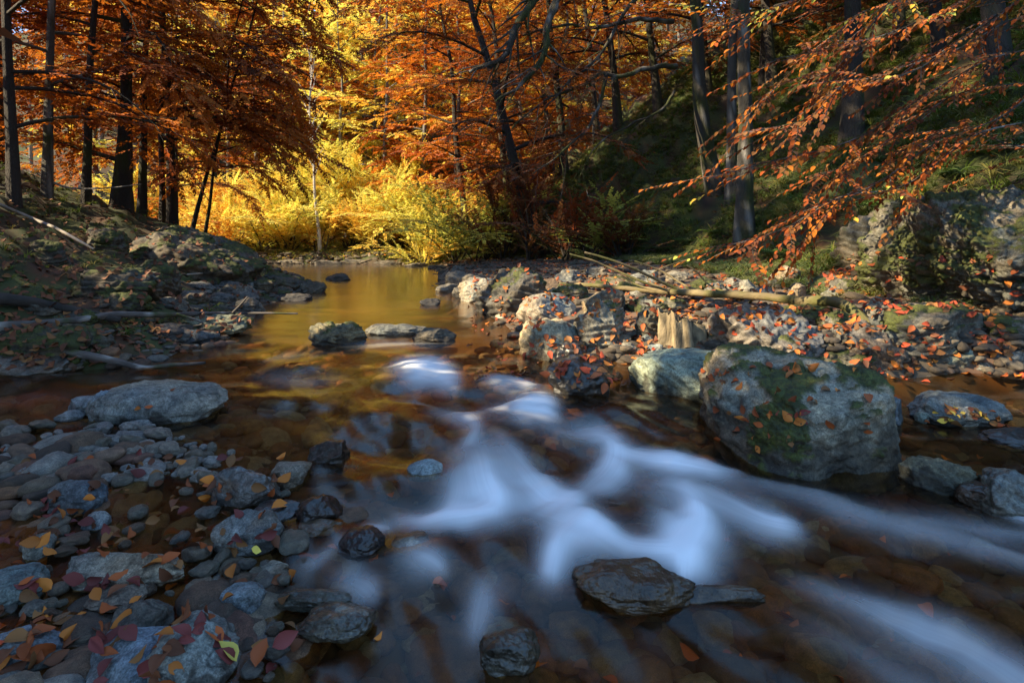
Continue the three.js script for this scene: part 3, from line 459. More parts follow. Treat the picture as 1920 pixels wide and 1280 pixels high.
// pebbles: the ones that show largest stand alone, the rest are one mass
{
  reseed(77);
  const shapes = [], pc = [[0.30, 0.29, 0.27], [0.33, 0.29, 0.23], [0.42, 0.40, 0.36], [0.19, 0.18, 0.155], [0.27, 0.22, 0.16], [0.17, 0.12, 0.08], [0.22, 0.2, 0.15]];
  for (const c of pc) for (let k = 0; k < 3; k++) shapes.push(rockGeo({ w: 1, h: rr(0.42, 0.7), d: rr(0.6, 0.9), n: 5, box: rr(2.1, 2.8), cuts: 3, color: c, rough: 1.2, lumps: 0.18, stain: 0.25 }));
  const spots = [];
  // pixel areas with how many, size range in pixels, kinds
  const areas = [[190, [0, 795, 400, 905], 14, 50, 'dry'], [90, [0, 900, 560, 1280], 20, 62, 'wet'], [20, [330, 800, 520, 900], 14, 34, 'dry']];
  for (const [n, [x0, y0, x1, y1], s0, s1, kind] of areas) for (let k = 0; k < n; k++) {
    const px = rr(x0, x1), py = rr(y0, y1); if (px > 340 && py < 830 + (px - 340) * 0.2 && kind === 'dry') continue;
    const p = hit(px, py), s = lerp(s0, s1, rnd() ** 1.8) * -p.z / F; spots.push([p, s, kind]);
  }
  spots.forEach(([p, s, kind], k) => {
    const ci = kind === 'wet' ? 3 + Math.floor(rnd() * 4) : pick([0, 0, 1, 2, 2, 3, 4, 6, 1]);
    const m = new THREE.Mesh(shapes[ci * 3 + Math.floor(rnd() * 3)], kind === 'wet' || rnd() < 0.4 ? matWetStone : matStone);
    m.position.set(p.x, p.y + s * rr(0.02, 0.16), p.z); m.scale.set(s, s * rr(0.7, 1.1), s); m.rotation.set(rr(-0.25, 0.25), rr(0, 6.28), rr(-0.25, 0.25));
    put(m, 'pebble', kind === 'wet' ? 'wet pebble in the leafy shallows near the slate and tan slabs' : 'blue-grey pebble on the bar below the broad cracked boulder', 'pebble', kind === 'wet' ? 'pebbles in the shallows' : 'pebbles on the bar');
  });
  const bedShapes = shapes.filter((_, k) => k % 3 === 0).map(g => { const h = rockGeo({ w: 1, h: 0.5, d: 0.75, n: 3, box: 2.3, cuts: 2, color: [0.8, 0.8, 0.8], lumps: 0.15 }); return h; });
  const lists = bedShapes.map(() => []);
  for (let k = 0; k < 7000; k++) {
    const z = 0.8 + 4.4 * rnd() ** 1.2, x = rr(-0.95, 0.95) * z * 1.05 - 0.0; const l = edgeLeft(z), r = edgeRight(z);
    if (x < l - 0.1 || x > r + 0.1) continue;
    lists[Math.floor(rnd() * lists.length)].push([x, H(x, z), z, 0.025 + 0.17 * rnd() ** 2.4, pick([[0.26, 0.17, 0.11], [0.2, 0.12, 0.075], [0.28, 0.22, 0.15], [0.12, 0.085, 0.06], [0.27, 0.14, 0.07], [0.3, 0.28, 0.24], [0.24, 0.12, 0.08]])]);
  }
  for (let k = 0; k < 3000; k++) {                          // gravel of the right bar and the shores
    const z = rnd() < 0.25 ? rr(3.3, 4.4) : rr(3.6, 17), x = Math.min(edgeRight(z), 1.2) + rr(-0.2, 4); if (x > hillFoot(z) + 0.6) continue;
    lists[Math.floor(rnd() * lists.length)].push([x, H(x, z), z, 0.025 + 0.16 * rnd() ** 3, pick([[0.15, 0.115, 0.075], [0.18, 0.14, 0.09], [0.11, 0.08, 0.05], [0.2, 0.165, 0.12]])]);
  }
  for (let k = 0; k < 1400; k++) { const z = rr(3.15, 3.95), x = rr(0.9, 4.2); lists[k % lists.length].push([x, H(x, z), z, 0.03 + 0.11 * rnd() ** 2, pick([[0.13, 0.10, 0.07], [0.17, 0.14, 0.1], [0.1, 0.08, 0.06]])]); }
  for (let k = 0; k < 800; k++) { const z = rr(3.9, 16), x = edgeLeft(z) - Math.abs(rr(-0.1, 1.0)) ** 1.5; lists[k % lists.length].push([x, H(x, z), z, 0.03 + 0.16 * rnd() ** 3, pick([[0.13, 0.115, 0.09], [0.17, 0.15, 0.12], [0.1, 0.085, 0.065]])]); }
  for (let k = 0; k < 1500; k++) { const x = rr(-14, 2), z = rr(18.5, 19.8); lists[k % lists.length].push([x, H(x, z), z, 0.05 + 0.25 * rnd() ** 3, pick([[0.15, 0.115, 0.075], [0.18, 0.14, 0.09], [0.2, 0.165, 0.12]])]); }
  const M = new THREE.Matrix4(), Q = new THREE.Quaternion(), E = new THREE.Euler(), Ct = new THREE.Color();
  const grp = new THREE.Group();
  lists.forEach((L, k) => {
    const im = new THREE.InstancedMesh(bedShapes[k], matStone, L.length); im.name = 'gravel';
    L.forEach(([x, y, z, s, c], i) => { M.compose(V(x, y + s * 0.08, -z), Q.setFromEuler(E.set(rr(-0.3, 0.3), rr(0, 6.3), rr(-0.3, 0.3))), V(s, s * rr(0.6, 1.1), s)); im.setMatrixAt(i, M); const f = rr(0.7, 1.3) * 1.2; im.setColorAt(i, Ct.setRGB(c[0] * f, c[1] * f, c[2] * f)); });
    im.userData.kind = 'stuff'; grp.add(im);
  });
  put(grp, 'gravel', 'brown and grey gravel covering the stream bed and shores', 'gravel', null, 'stuff');
}
// ---------------------------------------------------------------- leaves
const LEAF = { rust: [0.34, 0.075, 0.012], orange: [0.52, 0.16, 0.016], red: [0.36, 0.05, 0.012], brown: [0.16, 0.05, 0.016], gold: [0.82, 0.50, 0.06], yellow: [0.88, 0.72, 0.13], lime: [0.64, 0.63, 0.11], green: [0.10, 0.15, 0.03], purple: [0.18, 0.035, 0.03], dull: [0.24, 0.10, 0.025], pine: [0.05, 0.075, 0.03] };
// a leaf: base at the origin, tip along +x, folded along its rib; fine gives a rounder outline
function addLeaf(b, o, dir, up, len, wid, fine) {
  const side = V(0, 0, 0).crossVectors(dir, up).normalize(), n = V(0, 0, 0).crossVectors(side, dir).normalize();
  const pt = (t, s, l) => { const q = V(0, 0, 0).copy(o).addScaledVector(dir, t * len).addScaledVector(side, s * wid).addScaledVector(n, l * len); return b.v(q.x, q.y, q.z, null, t, s); };
  if (!fine) { const a = pt(0, 0, 0), c = pt(1, 0, -0.06), l = pt(0.45, -0.5, 0.1), r = pt(0.45, 0.5, 0.1); b.t(a, l, c); b.t(a, c, r); return; }
  const T = [0.04, 0.2, 0.4, 0.6, 0.8, 0.93], W = [0.06, 0.36, 0.5, 0.46, 0.27, 0.11], m = [pt(0, 0, 0), ...T.map(t => pt(t, 0, -0.10 * t * t)), pt(1, 0, -0.10)];
  for (const s of [-1, 1]) {
    const e = T.map((t, k) => pt(t, W[k] * s, 0.13 * W[k] * 2 - 0.10 * t * t + (k % 2 ? 0.012 : -0.008))), tri = (x, y, z) => s < 0 ? b.t(x, z, y) : b.t(x, y, z);
    tri(m[0], m[1], e[0]); for (let k = 0; k < 5; k++) { tri(m[k + 1], m[k + 2], e[k]); tri(m[k + 2], e[k + 1], e[k]); } tri(m[6], m[7], e[5]);
  }
}
function sprigGeo(n, len, leaf, seed, flat) {
  reseed(seed); const b = new Builder();
  for (let k = 0; k < n; k++) {
    const t = (k + 0.6) / n, s = k % 2 ? 1 : -1, o = V(len * t, -0.05 * len * t * t, 0), a = s * rr(0.5, 1.05) * (1 - 0.45 * t);
    const dir = V(Math.cos(a), rr(-0.3, 0.1) * flat, Math.sin(a)).normalize(), up = V(rr(-0.4, 0.4) * flat, 1, rr(-0.5, 0.5) * flat).normalize(), l = leaf * rr(0.75, 1.2) * (1 - 0.2 * t);
    addLeaf(b, o, dir, up, l, l * 0.66, false);
  }
  const w = 0.004; const a = b.v(0, 0, -w), c = b.v(0, 0, w), d = b.v(len, -0.05 * len, 0); b.t(a, c, d);
  return b.geo();
}
const SPRIG = [sprigGeo(12, 0.36, 0.078, 3, 1), sprigGeo(14, 0.42, 0.075, 4, 1.2), sprigGeo(11, 0.32, 0.085, 5, 0.9)];
const FARSPRIG = [sprigGeo(12, 0.5, 0.16, 6, 1.5), sprigGeo(14, 0.55, 0.15, 7, 1.7)];
const NEEDLE = [(() => { reseed(9); const b = new Builder(); for (let k = 0; k < 20; k++) { const t = k / 20, s = k % 2 ? 1 : -1; addLeaf(b, V(0.6 * t, -0.12 * t, 0), V(0.75, -0.2, s * 0.65).normalize(), V(0, 1, 0.2 * s), 0.2 * (1 - 0.5 * t), 0.045, false); } return b.geo(); })()];

// ---------------------------------------------------------------- openings in the canopy through which the sun reaches the ground
const lit = (px, py, r) => [hit(px, py), r];
const LIT = [
  lit(1040, 610, 0.55), lit(1110, 630, 0.45), lit(1140, 600, 0.45), lit(1290, 640, 0.4), lit(1240, 665, 0.35), lit(1180, 668, 0.3), lit(1000, 650, 0.35),
  lit(1290, 560, 0.6), lit(1400, 565, 0.5), lit(1150, 520, 0.55), lit(1220, 525, 0.55), lit(1350, 545, 0.45), lit(1480, 555, 0.4), lit(1530, 665, 0.05), lit(1440, 610, 0.3),
  lit(1740, 350, 0.35), [at(1720, 455, 3.9), 0.22], [at(1560, 260, 4.1), 0.15], [at(1640, 100, 4.1), 0.2], [at(1700, 30, 4.1), 0.2], [at(1450, 400, 4.0), 0.15], [at(1720, 220, 4.3), 0.1],
  lit(910, 560, 0.5), lit(850, 545, 0.4), [at(1275, 250, 12), 0.4], [at(1390, 250, 9.6), 0.35], lit(640, 635, 0.3), lit(760, 625, 0.25), lit(1500, 500, 0.35), lit(1090, 480, 0.5), lit(1300, 470, 0.4),
  [at(520, 420, 20), 3.6], [at(650, 380, 21), 4.0], [at(760, 330, 21), 3.8], [at(600, 250, 23), 4.5], [at(720, 160, 22), 4.2], [at(620, 80, 26), 5.5], [at(850, 420, 18), 2.0], [at(820, 100, 20), 3.0], [at(470, 470, 19), 2.8], [at(540, 180, 28), 5],
];
function opensToSun(x, y, z) {
  for (const [c, r] of LIT) { const vx = x - c.x, vy = y - c.y, vz = z - c.z, d = vx * SUN.x + vy * SUN.y + vz * SUN.z; if (d > r + 0.6 && vx * vx + vy * vy + vz * vz - d * d < (r + 0.25) ** 2) return true; }
  return false;
}
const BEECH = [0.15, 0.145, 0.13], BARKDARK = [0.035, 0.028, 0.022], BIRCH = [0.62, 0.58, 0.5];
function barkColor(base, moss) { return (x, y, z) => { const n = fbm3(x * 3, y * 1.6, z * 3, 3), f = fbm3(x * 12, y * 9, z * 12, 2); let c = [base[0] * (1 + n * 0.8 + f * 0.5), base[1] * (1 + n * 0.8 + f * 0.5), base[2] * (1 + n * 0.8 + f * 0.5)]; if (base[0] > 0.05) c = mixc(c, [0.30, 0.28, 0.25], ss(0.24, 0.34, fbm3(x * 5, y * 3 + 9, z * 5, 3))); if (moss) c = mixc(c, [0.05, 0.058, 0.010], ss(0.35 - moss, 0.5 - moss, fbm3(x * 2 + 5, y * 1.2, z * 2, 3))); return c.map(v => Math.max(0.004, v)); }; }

// sprigs gathered along branches; local positions under the tree's group
class Crown {
  constructor(origin, palette, scale, geos, gap = true) { Object.assign(this, { origin, palette, scale, geos, gap }); this.lists = geos.map(() => []); }
  add(p, dir, roll, s) {
    const x = p.x + this.origin.x, y = p.y + this.origin.y, z = p.z + this.origin.z;
    if (this.gap && opensToSun(x, y, z)) return;
    if (y < H(x, -z) + 0.05) return; if (this.keep && !this.keep(x, y, z)) return;
    const t = clamp(0.5 + 0.9 * fbm3(x * 0.35, y * 0.45, z * 0.35, 2) + rr(-0.28, 0.28), 0, 0.999) * (this.palette.length - 1), i = Math.floor(t);
    const c = mixc(this.palette[i], this.palette[Math.min(i + 1, this.palette.length - 1)], t - i), f = rr(0.72, 1.2);
    this.lists[Math.floor(rnd() * this.lists.length)].push([p, dir, roll, s * this.scale, c, f]);
  }
  along(pts, t0, step, s = 1) {
    let acc = step * rnd(), side = 1; const n = pts.length;
    for (let k = Math.max(1, Math.floor(t0 * (n - 1))); k < n; k++) {
      const a = pts[k - 1], d = V(0, 0, 0).copy(pts[k]).sub(a), L = d.length(); d.normalize();
      for (; acc < L; acc += step * rr(0.7, 1.3)) {
        side = -side; const ang = side * rr(0.5, 1.15), h = V(d.x * Math.cos(ang) - d.z * Math.sin(ang), d.y * 0.5 + rr(-0.22, 0.1), d.x * Math.sin(ang) + d.z * Math.cos(ang)).normalize();
        this.add(V(0, 0, 0).copy(a).addScaledVector(d, acc), h, rr(-0.45, 0.45), s * rr(0.8, 1.25));
      }
      acc -= L;
    }
    const e = pts[n - 1], d = V(0, 0, 0).copy(e).sub(pts[n - 2]).normalize(); this.add(e, d, rr(-0.3, 0.3), s);
  }
  build(parent, mat = leafMat, name = 'foliage') {
    const M = new THREE.Matrix4(), X = V(0, 0, 0), Y = V(0, 0, 0), Z = V(0, 0, 0), C = new THREE.Color(), holder = new THREE.Group(); holder.name = name; let any = false;
    this.lists.forEach((L, k) => {
      if (!L.length) return; any = true;
      const im = new THREE.InstancedMesh(this.geos[k], mat, L.length); im.name = 'leaf_spray'; im.userData.kind = 'stuff';
      L.forEach(([p, d, roll, s, c, f], i) => {
        X.copy(d); Y.set(0, 1, 0).addScaledVector(X, -X.y).normalize(); Z.crossVectors(X, Y); const cr = Math.cos(roll), sr = Math.sin(roll);
        const y2 = V(Y.x * cr + Z.x * sr, Y.y * cr + Z.y * sr, Y.z * cr + Z.z * sr); Z.crossVectors(X, y2);
        M.makeBasis(X, y2, Z).scale(V(s, s, s)).setPosition(p); im.setMatrixAt(i, M); im.setColorAt(i, C.setRGB(c[0] * f, c[1] * f, c[2] * f));
      });
      holder.add(im);
    });
    if (any) { holder.userData.kind = 'stuff'; parent.add(holder); }
  }
}
// one limb with its side shoots as one mesh; start and heading in tree space
function limb(tree, crown, start, az, elev, len, r, o, color) {
  const pts = [start.clone()], n = 9, d = V(Math.cos(az) * Math.cos(elev), Math.sin(elev), Math.sin(az) * Math.cos(elev)); let wob = rr(0, 9);
  for (let k = 1; k <= n; k++) { const t = k / n; d.y += (-(o.droop ?? 0.5) * t * 0.35 + 0.10 * N2(wob, k * 0.5)); d.x += 0.13 * N2(wob + 5, k * 0.5); d.z += 0.13 * N2(wob + 9, k * 0.5); d.normalize(); pts.push(pts[k - 1].clone().addScaledVector(d, len / n)); }
  if (o.pruned && pts.some(p => opensToSun(p.x + tree.position.x, p.y + tree.position.y, p.z + tree.position.z))) return pts;
  const b = new Builder(); tube(b, pts, pts.map((_, k) => Math.max(0.003, r * (1 - 0.9 * k / n))), o.far ? 4 : 6, color, null, false);
  const ns = Math.round(len * (o.subs ?? 3)); let side = 1;
  for (let k = 0; k < ns; k++) {
    const t = lerp(0.14, 0.97, (k + rnd() * 0.8) / ns), f = t * n, i = Math.min(n - 1, Math.floor(f)), p = pts[i].clone().lerp(pts[i + 1], f - i), g = pts[i + 1].clone().sub(pts[i]).normalize(); side = -side;
    const a = side * rr(0.6, 1.1), h = V(g.x * Math.cos(a) - g.z * Math.sin(a), g.y + rr(-0.1, 0.22), g.x * Math.sin(a) + g.z * Math.cos(a)).normalize(), sl = len * rr(0.22, 0.42) * (1.1 - 0.6 * t), sp = [p];
    for (let m = 1; m <= 4; m++) { h.y -= 0.05 * (o.droop ?? 0.5); h.x += rr(-0.14, 0.14); h.z += rr(-0.14, 0.14); h.normalize(); sp.push(sp[m - 1].clone().addScaledVector(h, sl / 4)); }
    tube(b, sp, sp.map((_, m) => Math.max(0.0025, r * 0.34 * (1 - t * 0.6) * (1 - 0.85 * m / 4))), 3, color, null, false);
    if (crown) crown.along(sp, 0.1, o.step ?? 0.16, o.sprig ?? 1);
  }
  if (crown) crown.along(pts, 0.3, (o.step ?? 0.16) * 1.2, o.sprig ?? 1);
  part(tree, b.geo(), matBark, 'branch');
  return pts;
}
// o: x, z, h, r, lean [dx, dz], from, to (share of the height that bears limbs), spread, limbs, elev, palette, scale, step, bark, moss
function makeTree(name, label, group, o) {
  reseed(o.seed ?? Math.round(o.x * 131 + o.z * 977));
  const g = new THREE.Group(), y0 = H(o.x, o.z); g.position.set(o.x, y0, -o.z);
  const lean = o.lean ?? [rr(-0.06, 0.06), rr(-0.05, 0.05)], n = 14, pts = [], w1 = rr(0, 50), sway = (o.sway ?? 0.02) * o.h;
  for (let k = 0; k <= n; k++) { const t = k / n; pts.push(V(lean[0] * o.h * t + (o.curl ?? 0) * o.h * Math.exp(-t * 9) + sway * N2(w1, t * 2.4) * t, o.h * t - (k ? 0 : 0.25), -lean[1] * o.h * t + sway * N2(w1 + 9, t * 2.4) * t)); }
  const color = barkColor(o.bark ?? BEECH, o.moss ?? 0.1), rad = pts.map((_, k) => { const t = k / n; return o.r * (1 + (o.flare ?? 0.45) * Math.exp(-t * o.h * 1.6)) * Math.max(0.05, 1 - 0.86 * t); });
  const b = new Builder(); const ds = o.far ? 6 : 12; const fine = curve(pts, o.far ? 12 : 40), fr = fine.map((_, k) => { const f = k / (fine.length - 1) * n, i = Math.min(n - 1, Math.floor(f)); return lerp(rad[i], rad[i + 1], f - i); });
  tube(b, fine, fr, ds, color, (p, a, t) => 1 + 0.08 * N3(Math.cos(a) * 1.2 + w1, Math.sin(a) * 1.2, p.y * 1.5) + (o.flare ?? 0.45) * 0.35 * Math.exp(-t * o.h * 1.6) * Math.sin(a * 3 + w1));
  part(g, b.geo(), matBark, 'trunk');
  const crown = o.bare ? null : new Crown(g.position, o.palette, o.scale ?? 1, o.geos ?? SPRIG, o.gap ?? true);
  const at_ = t => { const f = clamp(t) * n, i = Math.min(n - 1, Math.floor(f)); return pts[i].clone().lerp(pts[i + 1], f - i); };
  const nl = o.limbs ?? 16; let az = rnd() * 6.28;
  for (let k = 0; k < nl; k++) {
    const u = (k + rr(0.1, 0.9)) / nl, t = lerp(o.from ?? 0.25, o.to ?? 0.98, u); az += 2.4 + rr(-0.4, 0.4);
    let a = az; if (o.toward !== undefined && rnd() < (o.bias ?? 0.5)) a = o.toward + rr(-0.7, 0.7);
    const prof = o.cone ? 1.05 - u : Math.sqrt(Math.max(0.06, 1 - (1.75 * u - 0.75) ** 2 * (u > 0.43 ? 1 : 0.35)));
    limb(g, crown, at_(t), a, (o.elev ?? 0.3) + 0.5 * u * u + rr(-0.15, 0.15), o.spread * prof * rr(0.75, 1.15), o.r * 0.34 * (1 - 0.6 * u) + 0.008, o, color);
  }
  if (o.extra) o.extra(g, crown, color, at_);
  if (crown) crown.build(g);
  put(g, name, label, 'tree', group);
  return g;
}
// a limb along points given in world space
function ownLimb(g, crown, world, r0, r1, color, o = {}) {
  const pts = curve(world.map(p => p.clone().sub(g.position)), (world.length - 1) * 6), b = new Builder(), n = pts.length - 1, k9 = rnd() * 9;
  for (const p of pts.slice(1, -1)) { p.x += 0.03 * N3(p.x * 2, p.y * 2, k9); p.y += 0.03 * N3(p.x * 2, p.y * 2, k9 + 5); }
  tube(b, pts, pts.map((_, k) => lerp(r0, r1, k / n)), 7, color, (p, a) => 1 + (o.lumpy ?? 0.15) * N3(p.x * 6 + Math.cos(a), p.y * 6 + Math.sin(a), p.z * 6));
  const ns = o.subs ?? 0;
  for (let k = 0; k < ns; k++) {
    const f = lerp(o.from ?? 0.3, 0.98, (k + rnd()) / ns) * n, i = Math.min(n - 1, Math.floor(f)), p = pts[i].clone(), t = pts[i + 1].clone().sub(pts[i]).normalize(), a = (k % 2 ? 1 : -1) * rr(0.4, 1.1), h = V(t.x * Math.cos(a) - t.y * Math.sin(a) * 0.8, t.y * 0.6 + t.x * Math.sin(a) * 0.5 + rr(-0.35, 0.1), t.z + rr(-0.7, 0.7)).normalize(), L = rr(0.5, 1) * (o.subLen ?? 0.9), sp = [p];
    for (let m = 1; m <= 6; m++) { h.add(V(rr(-0.2, 0.2), rr(-0.2, 0.12), rr(-0.2, 0.2))).normalize(); sp.push(sp[m - 1].clone().addScaledVector(h, L / 6)); }
    tube(b, sp, sp.map((_, m) => lerp(lerp(r0, r1, f / n) * 0.45, 0.003, m / 6)), 4, color, null, false);
    if (crown && o.leafy) crown.along(sp, 0.2, o.leafy, o.sprig ?? 1);
  }
  part(g, b.geo(), matBark, 'branch');
}
function makeShrub(name, label, group, o) {
  reseed(Math.round(o.x * 331 + o.z * 77)); const g = new THREE.Group(); g.position.set(o.x, H(o.x, o.z), -o.z);
  const crown = new Crown(g.position, o.palette, o.scale ?? 1, o.geos ?? SPRIG, true), color = barkColor(o.bark ?? BARKDARK, 0.1);
  for (let k = 0; k < (o.stems ?? 7); k++) {
    const az = rr(0, 6.28), el = rr(0.7, 1.35);
    limb(g, crown, V(rr(-0.15, 0.15), -0.1, rr(-0.15, 0.15)), az, el, o.h * rr(0.75, 1.2), o.r ?? 0.025, { droop: 0.55, subs: o.subs ?? 4, step: o.step ?? 0.16, sprig: 1, far: o.far }, color);
  }
  crown.build(g); put(g, name, label, 'shrub', group);
}

// ---------------------------------------------------------------- trees of the left bank
const RUST = [LEAF.brown, LEAF.rust, LEAF.orange, LEAF.orange], AMBER = [LEAF.rust, LEAF.orange, LEAF.orange, LEAF.gold], GOLD = [LEAF.orange, LEAF.gold, LEAF.yellow, LEAF.lime], LIME = [LEAF.gold, LEAF.yellow, LEAF.lime, LEAF.yellow], MIXED = [LEAF.green, LEAF.dull, LEAF.brown, LEAF.rust], DULL = [LEAF.brown, LEAF.dull, LEAF.rust, LEAF.dull];
const xAt = (px, z) => (px - 960) / F * z;
const leftTrees = [
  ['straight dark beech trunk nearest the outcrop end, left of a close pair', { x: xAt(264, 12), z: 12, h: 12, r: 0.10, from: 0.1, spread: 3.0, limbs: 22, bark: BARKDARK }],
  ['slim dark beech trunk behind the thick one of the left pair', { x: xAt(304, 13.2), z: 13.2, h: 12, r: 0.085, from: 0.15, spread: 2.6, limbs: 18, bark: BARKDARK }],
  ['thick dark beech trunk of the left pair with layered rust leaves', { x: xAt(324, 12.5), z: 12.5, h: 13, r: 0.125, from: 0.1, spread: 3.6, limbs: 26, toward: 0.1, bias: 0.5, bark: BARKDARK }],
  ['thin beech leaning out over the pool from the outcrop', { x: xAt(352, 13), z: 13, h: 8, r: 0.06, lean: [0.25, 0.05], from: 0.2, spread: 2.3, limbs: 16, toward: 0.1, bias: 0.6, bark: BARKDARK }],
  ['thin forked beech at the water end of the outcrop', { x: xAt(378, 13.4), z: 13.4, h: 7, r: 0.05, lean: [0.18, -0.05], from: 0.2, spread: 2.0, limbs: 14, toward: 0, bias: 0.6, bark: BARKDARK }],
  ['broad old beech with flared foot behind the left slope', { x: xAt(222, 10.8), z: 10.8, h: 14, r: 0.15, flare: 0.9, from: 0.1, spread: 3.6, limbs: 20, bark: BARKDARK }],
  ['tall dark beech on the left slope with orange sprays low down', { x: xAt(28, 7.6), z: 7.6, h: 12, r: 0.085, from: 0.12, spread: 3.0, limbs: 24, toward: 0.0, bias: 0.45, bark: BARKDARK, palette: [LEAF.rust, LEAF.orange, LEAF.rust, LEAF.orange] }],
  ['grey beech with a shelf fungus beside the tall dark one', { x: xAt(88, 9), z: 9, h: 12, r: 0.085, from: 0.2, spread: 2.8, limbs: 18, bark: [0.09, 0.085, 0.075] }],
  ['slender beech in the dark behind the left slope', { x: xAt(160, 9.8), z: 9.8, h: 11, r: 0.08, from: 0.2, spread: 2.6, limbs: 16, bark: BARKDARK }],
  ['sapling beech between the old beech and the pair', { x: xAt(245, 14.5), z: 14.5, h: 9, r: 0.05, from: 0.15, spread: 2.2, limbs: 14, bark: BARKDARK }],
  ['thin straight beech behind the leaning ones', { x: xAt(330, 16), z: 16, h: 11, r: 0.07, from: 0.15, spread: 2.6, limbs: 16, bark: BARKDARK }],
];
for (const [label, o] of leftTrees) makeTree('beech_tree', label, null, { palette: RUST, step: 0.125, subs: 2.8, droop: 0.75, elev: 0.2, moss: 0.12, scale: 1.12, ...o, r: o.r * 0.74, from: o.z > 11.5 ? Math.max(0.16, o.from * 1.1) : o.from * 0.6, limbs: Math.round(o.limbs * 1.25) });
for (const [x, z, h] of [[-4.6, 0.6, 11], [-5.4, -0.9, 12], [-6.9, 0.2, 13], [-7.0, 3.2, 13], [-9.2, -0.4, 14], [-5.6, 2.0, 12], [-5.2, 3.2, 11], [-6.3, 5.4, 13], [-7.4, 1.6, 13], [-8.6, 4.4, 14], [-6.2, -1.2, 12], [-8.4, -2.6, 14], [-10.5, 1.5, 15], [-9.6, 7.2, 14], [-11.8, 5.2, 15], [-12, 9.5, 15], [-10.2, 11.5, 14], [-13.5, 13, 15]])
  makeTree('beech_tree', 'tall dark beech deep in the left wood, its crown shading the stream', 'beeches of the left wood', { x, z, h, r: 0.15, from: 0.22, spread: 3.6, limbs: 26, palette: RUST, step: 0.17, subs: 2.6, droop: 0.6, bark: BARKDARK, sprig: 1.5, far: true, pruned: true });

// ---------------------------------------------------------------- the sunlit far bank
for (const [px, z, h, p] of [[430, 20, 2.4, GOLD], [490, 20.5, 2.2, LIME], [545, 21, 2.6, LIME], [600, 20.6, 2.2, GOLD], [655, 21.5, 2.8, LIME], [700, 20.8, 2.4, LIME], [745, 21.5, 2.8, GOLD], [790, 20.5, 2.4, LIME], [460, 23, 3.4, GOLD], [540, 24, 3.6, LIME], [620, 24.5, 3.8, LIME], [690, 24, 3.8, GOLD], [760, 24, 3.8, LIME], [400, 22, 3, GOLD], [350, 24, 3.5, GOLD], [290, 23, 3.5, GOLD], [820, 22.5, 3, LIME]])
  makeShrub('hazel_shrub', 'golden leafy shrub glowing in sun along the far shore', 'sunlit shrubs of the far shore', { x: xAt(px, z), z, h, palette: p, stems: 9, subs: 4, step: 0.14, scale: 1.25, far: true });
const farTree = { far: true, geos: FARSPRIG, step: 0.26, subs: 2.2, scale: 1, from: 0.15, limbs: 20, droop: 0.55, moss: 0 };
for (const [px, z, h, spread, p] of [[650, 26, 11, 3.2, LIME], [720, 25, 12, 3.2, GOLD], [790, 24, 12, 3.2, AMBER], [690, 29, 14, 3.6, LIME], [850, 23, 11, 3.2, AMBER], [540, 27, 9, 3, AMBER], [480, 27, 10, 3.2, RUST], [430, 29, 11, 3.2, GOLD], [760, 30, 15, 3.6, AMBER], [570, 32, 11, 3.2, GOLD], [380, 32, 12, 3.4, AMBER], [900, 26, 14, 3.4, AMBER], [980, 28, 15, 3.6, GOLD], [1070, 29, 15, 3.6, AMBER], [940, 31, 16, 3.8, GOLD], [820, 31, 16, 3.6, GOLD], [600, 28, 12, 3.2, GOLD], [670, 31, 15, 3.6, GOLD], [510, 36, 12, 3.4, RUST], [640, 36, 13, 3.6, AMBER], [300, 31, 12, 3.4, GOLD], [180, 33, 12, 3.4, AMBER], [60, 32, 13, 3.4, AMBER]])
  makeTree('beech_tree', `${p === LIME ? 'yellow-green' : p === GOLD ? 'golden' : p === AMBER ? 'orange' : 'rust-red'} tree in full sun beyond the far shore`, `${p === LIME ? 'yellow-green' : p === GOLD ? 'golden' : p === AMBER ? 'orange' : 'rust-red'} trees beyond the far shore`, { ...farTree, x: xAt(px, z), z, h, r: 0.12, spread, palette: p, bark: BEECH });
for (const [px, z, h] of [[590, 42, 17], [470, 44, 18], [650, 46, 18], [540, 50, 20], [430, 48, 19], [700, 52, 20], [600, 58, 22], [500, 62, 22], [380, 55, 20], [760, 56, 21], [640, 68, 24]])
  makeTree('fir_tree', 'dark green conifer on the hazy slope above the far shore', 'conifers on the far slope', { far: true, geos: NEEDLE, x: xAt(px, z), z, h, r: 0.2, spread: 3.6, cone: true, from: 0.06, to: 0.99, limbs: 46, elev: -0.1, droop: 0.25, step: 0.34, subs: 2.2, scale: 1.6, palette: [LEAF.pine, LEAF.green, LEAF.lime, LEAF.pine], bark: BARKDARK, gap: false });
{
  reseed(4242);
  for (let k = 0; k < 78; k++) {
    const z = 31 + 62 * ((k + rnd()) / 78) ** 1.2, px = k < 26 ? 150 + 1150 * ((k * 0.618) % 1) : rr(-120, 1350), x = xAt(px, z), p = pick([AMBER, GOLD, RUST, AMBER, GOLD]), st = seedState;
    makeTree('beech_tree', 'autumn tree in the mixed wood high on the far slope', 'trees high on the far slope', { ...farTree, x, z, h: rr(11, 16), r: 0.16, spread: rr(3.2, 4.2), limbs: 16, scale: 1.5, step: 0.42, palette: p, bark: BEECH, gap: false }); seedState = st;
  }
}
// the bare birch
makeTree('birch_tree', 'slim pale birch almost bare of leaves above the golden shrubs', null, { x: xAt(600, 20.2), z: 20.2, h: 7.6, r: 0.06, lean: [-0.07, 0], from: 0.3, to: 0.98, spread: 1.1, limbs: 22, elev: 1.0, droop: 0.1, subs: 4, bark: BIRCH, moss: 0, bare: true, flare: 0.3, sway: 0.03 });

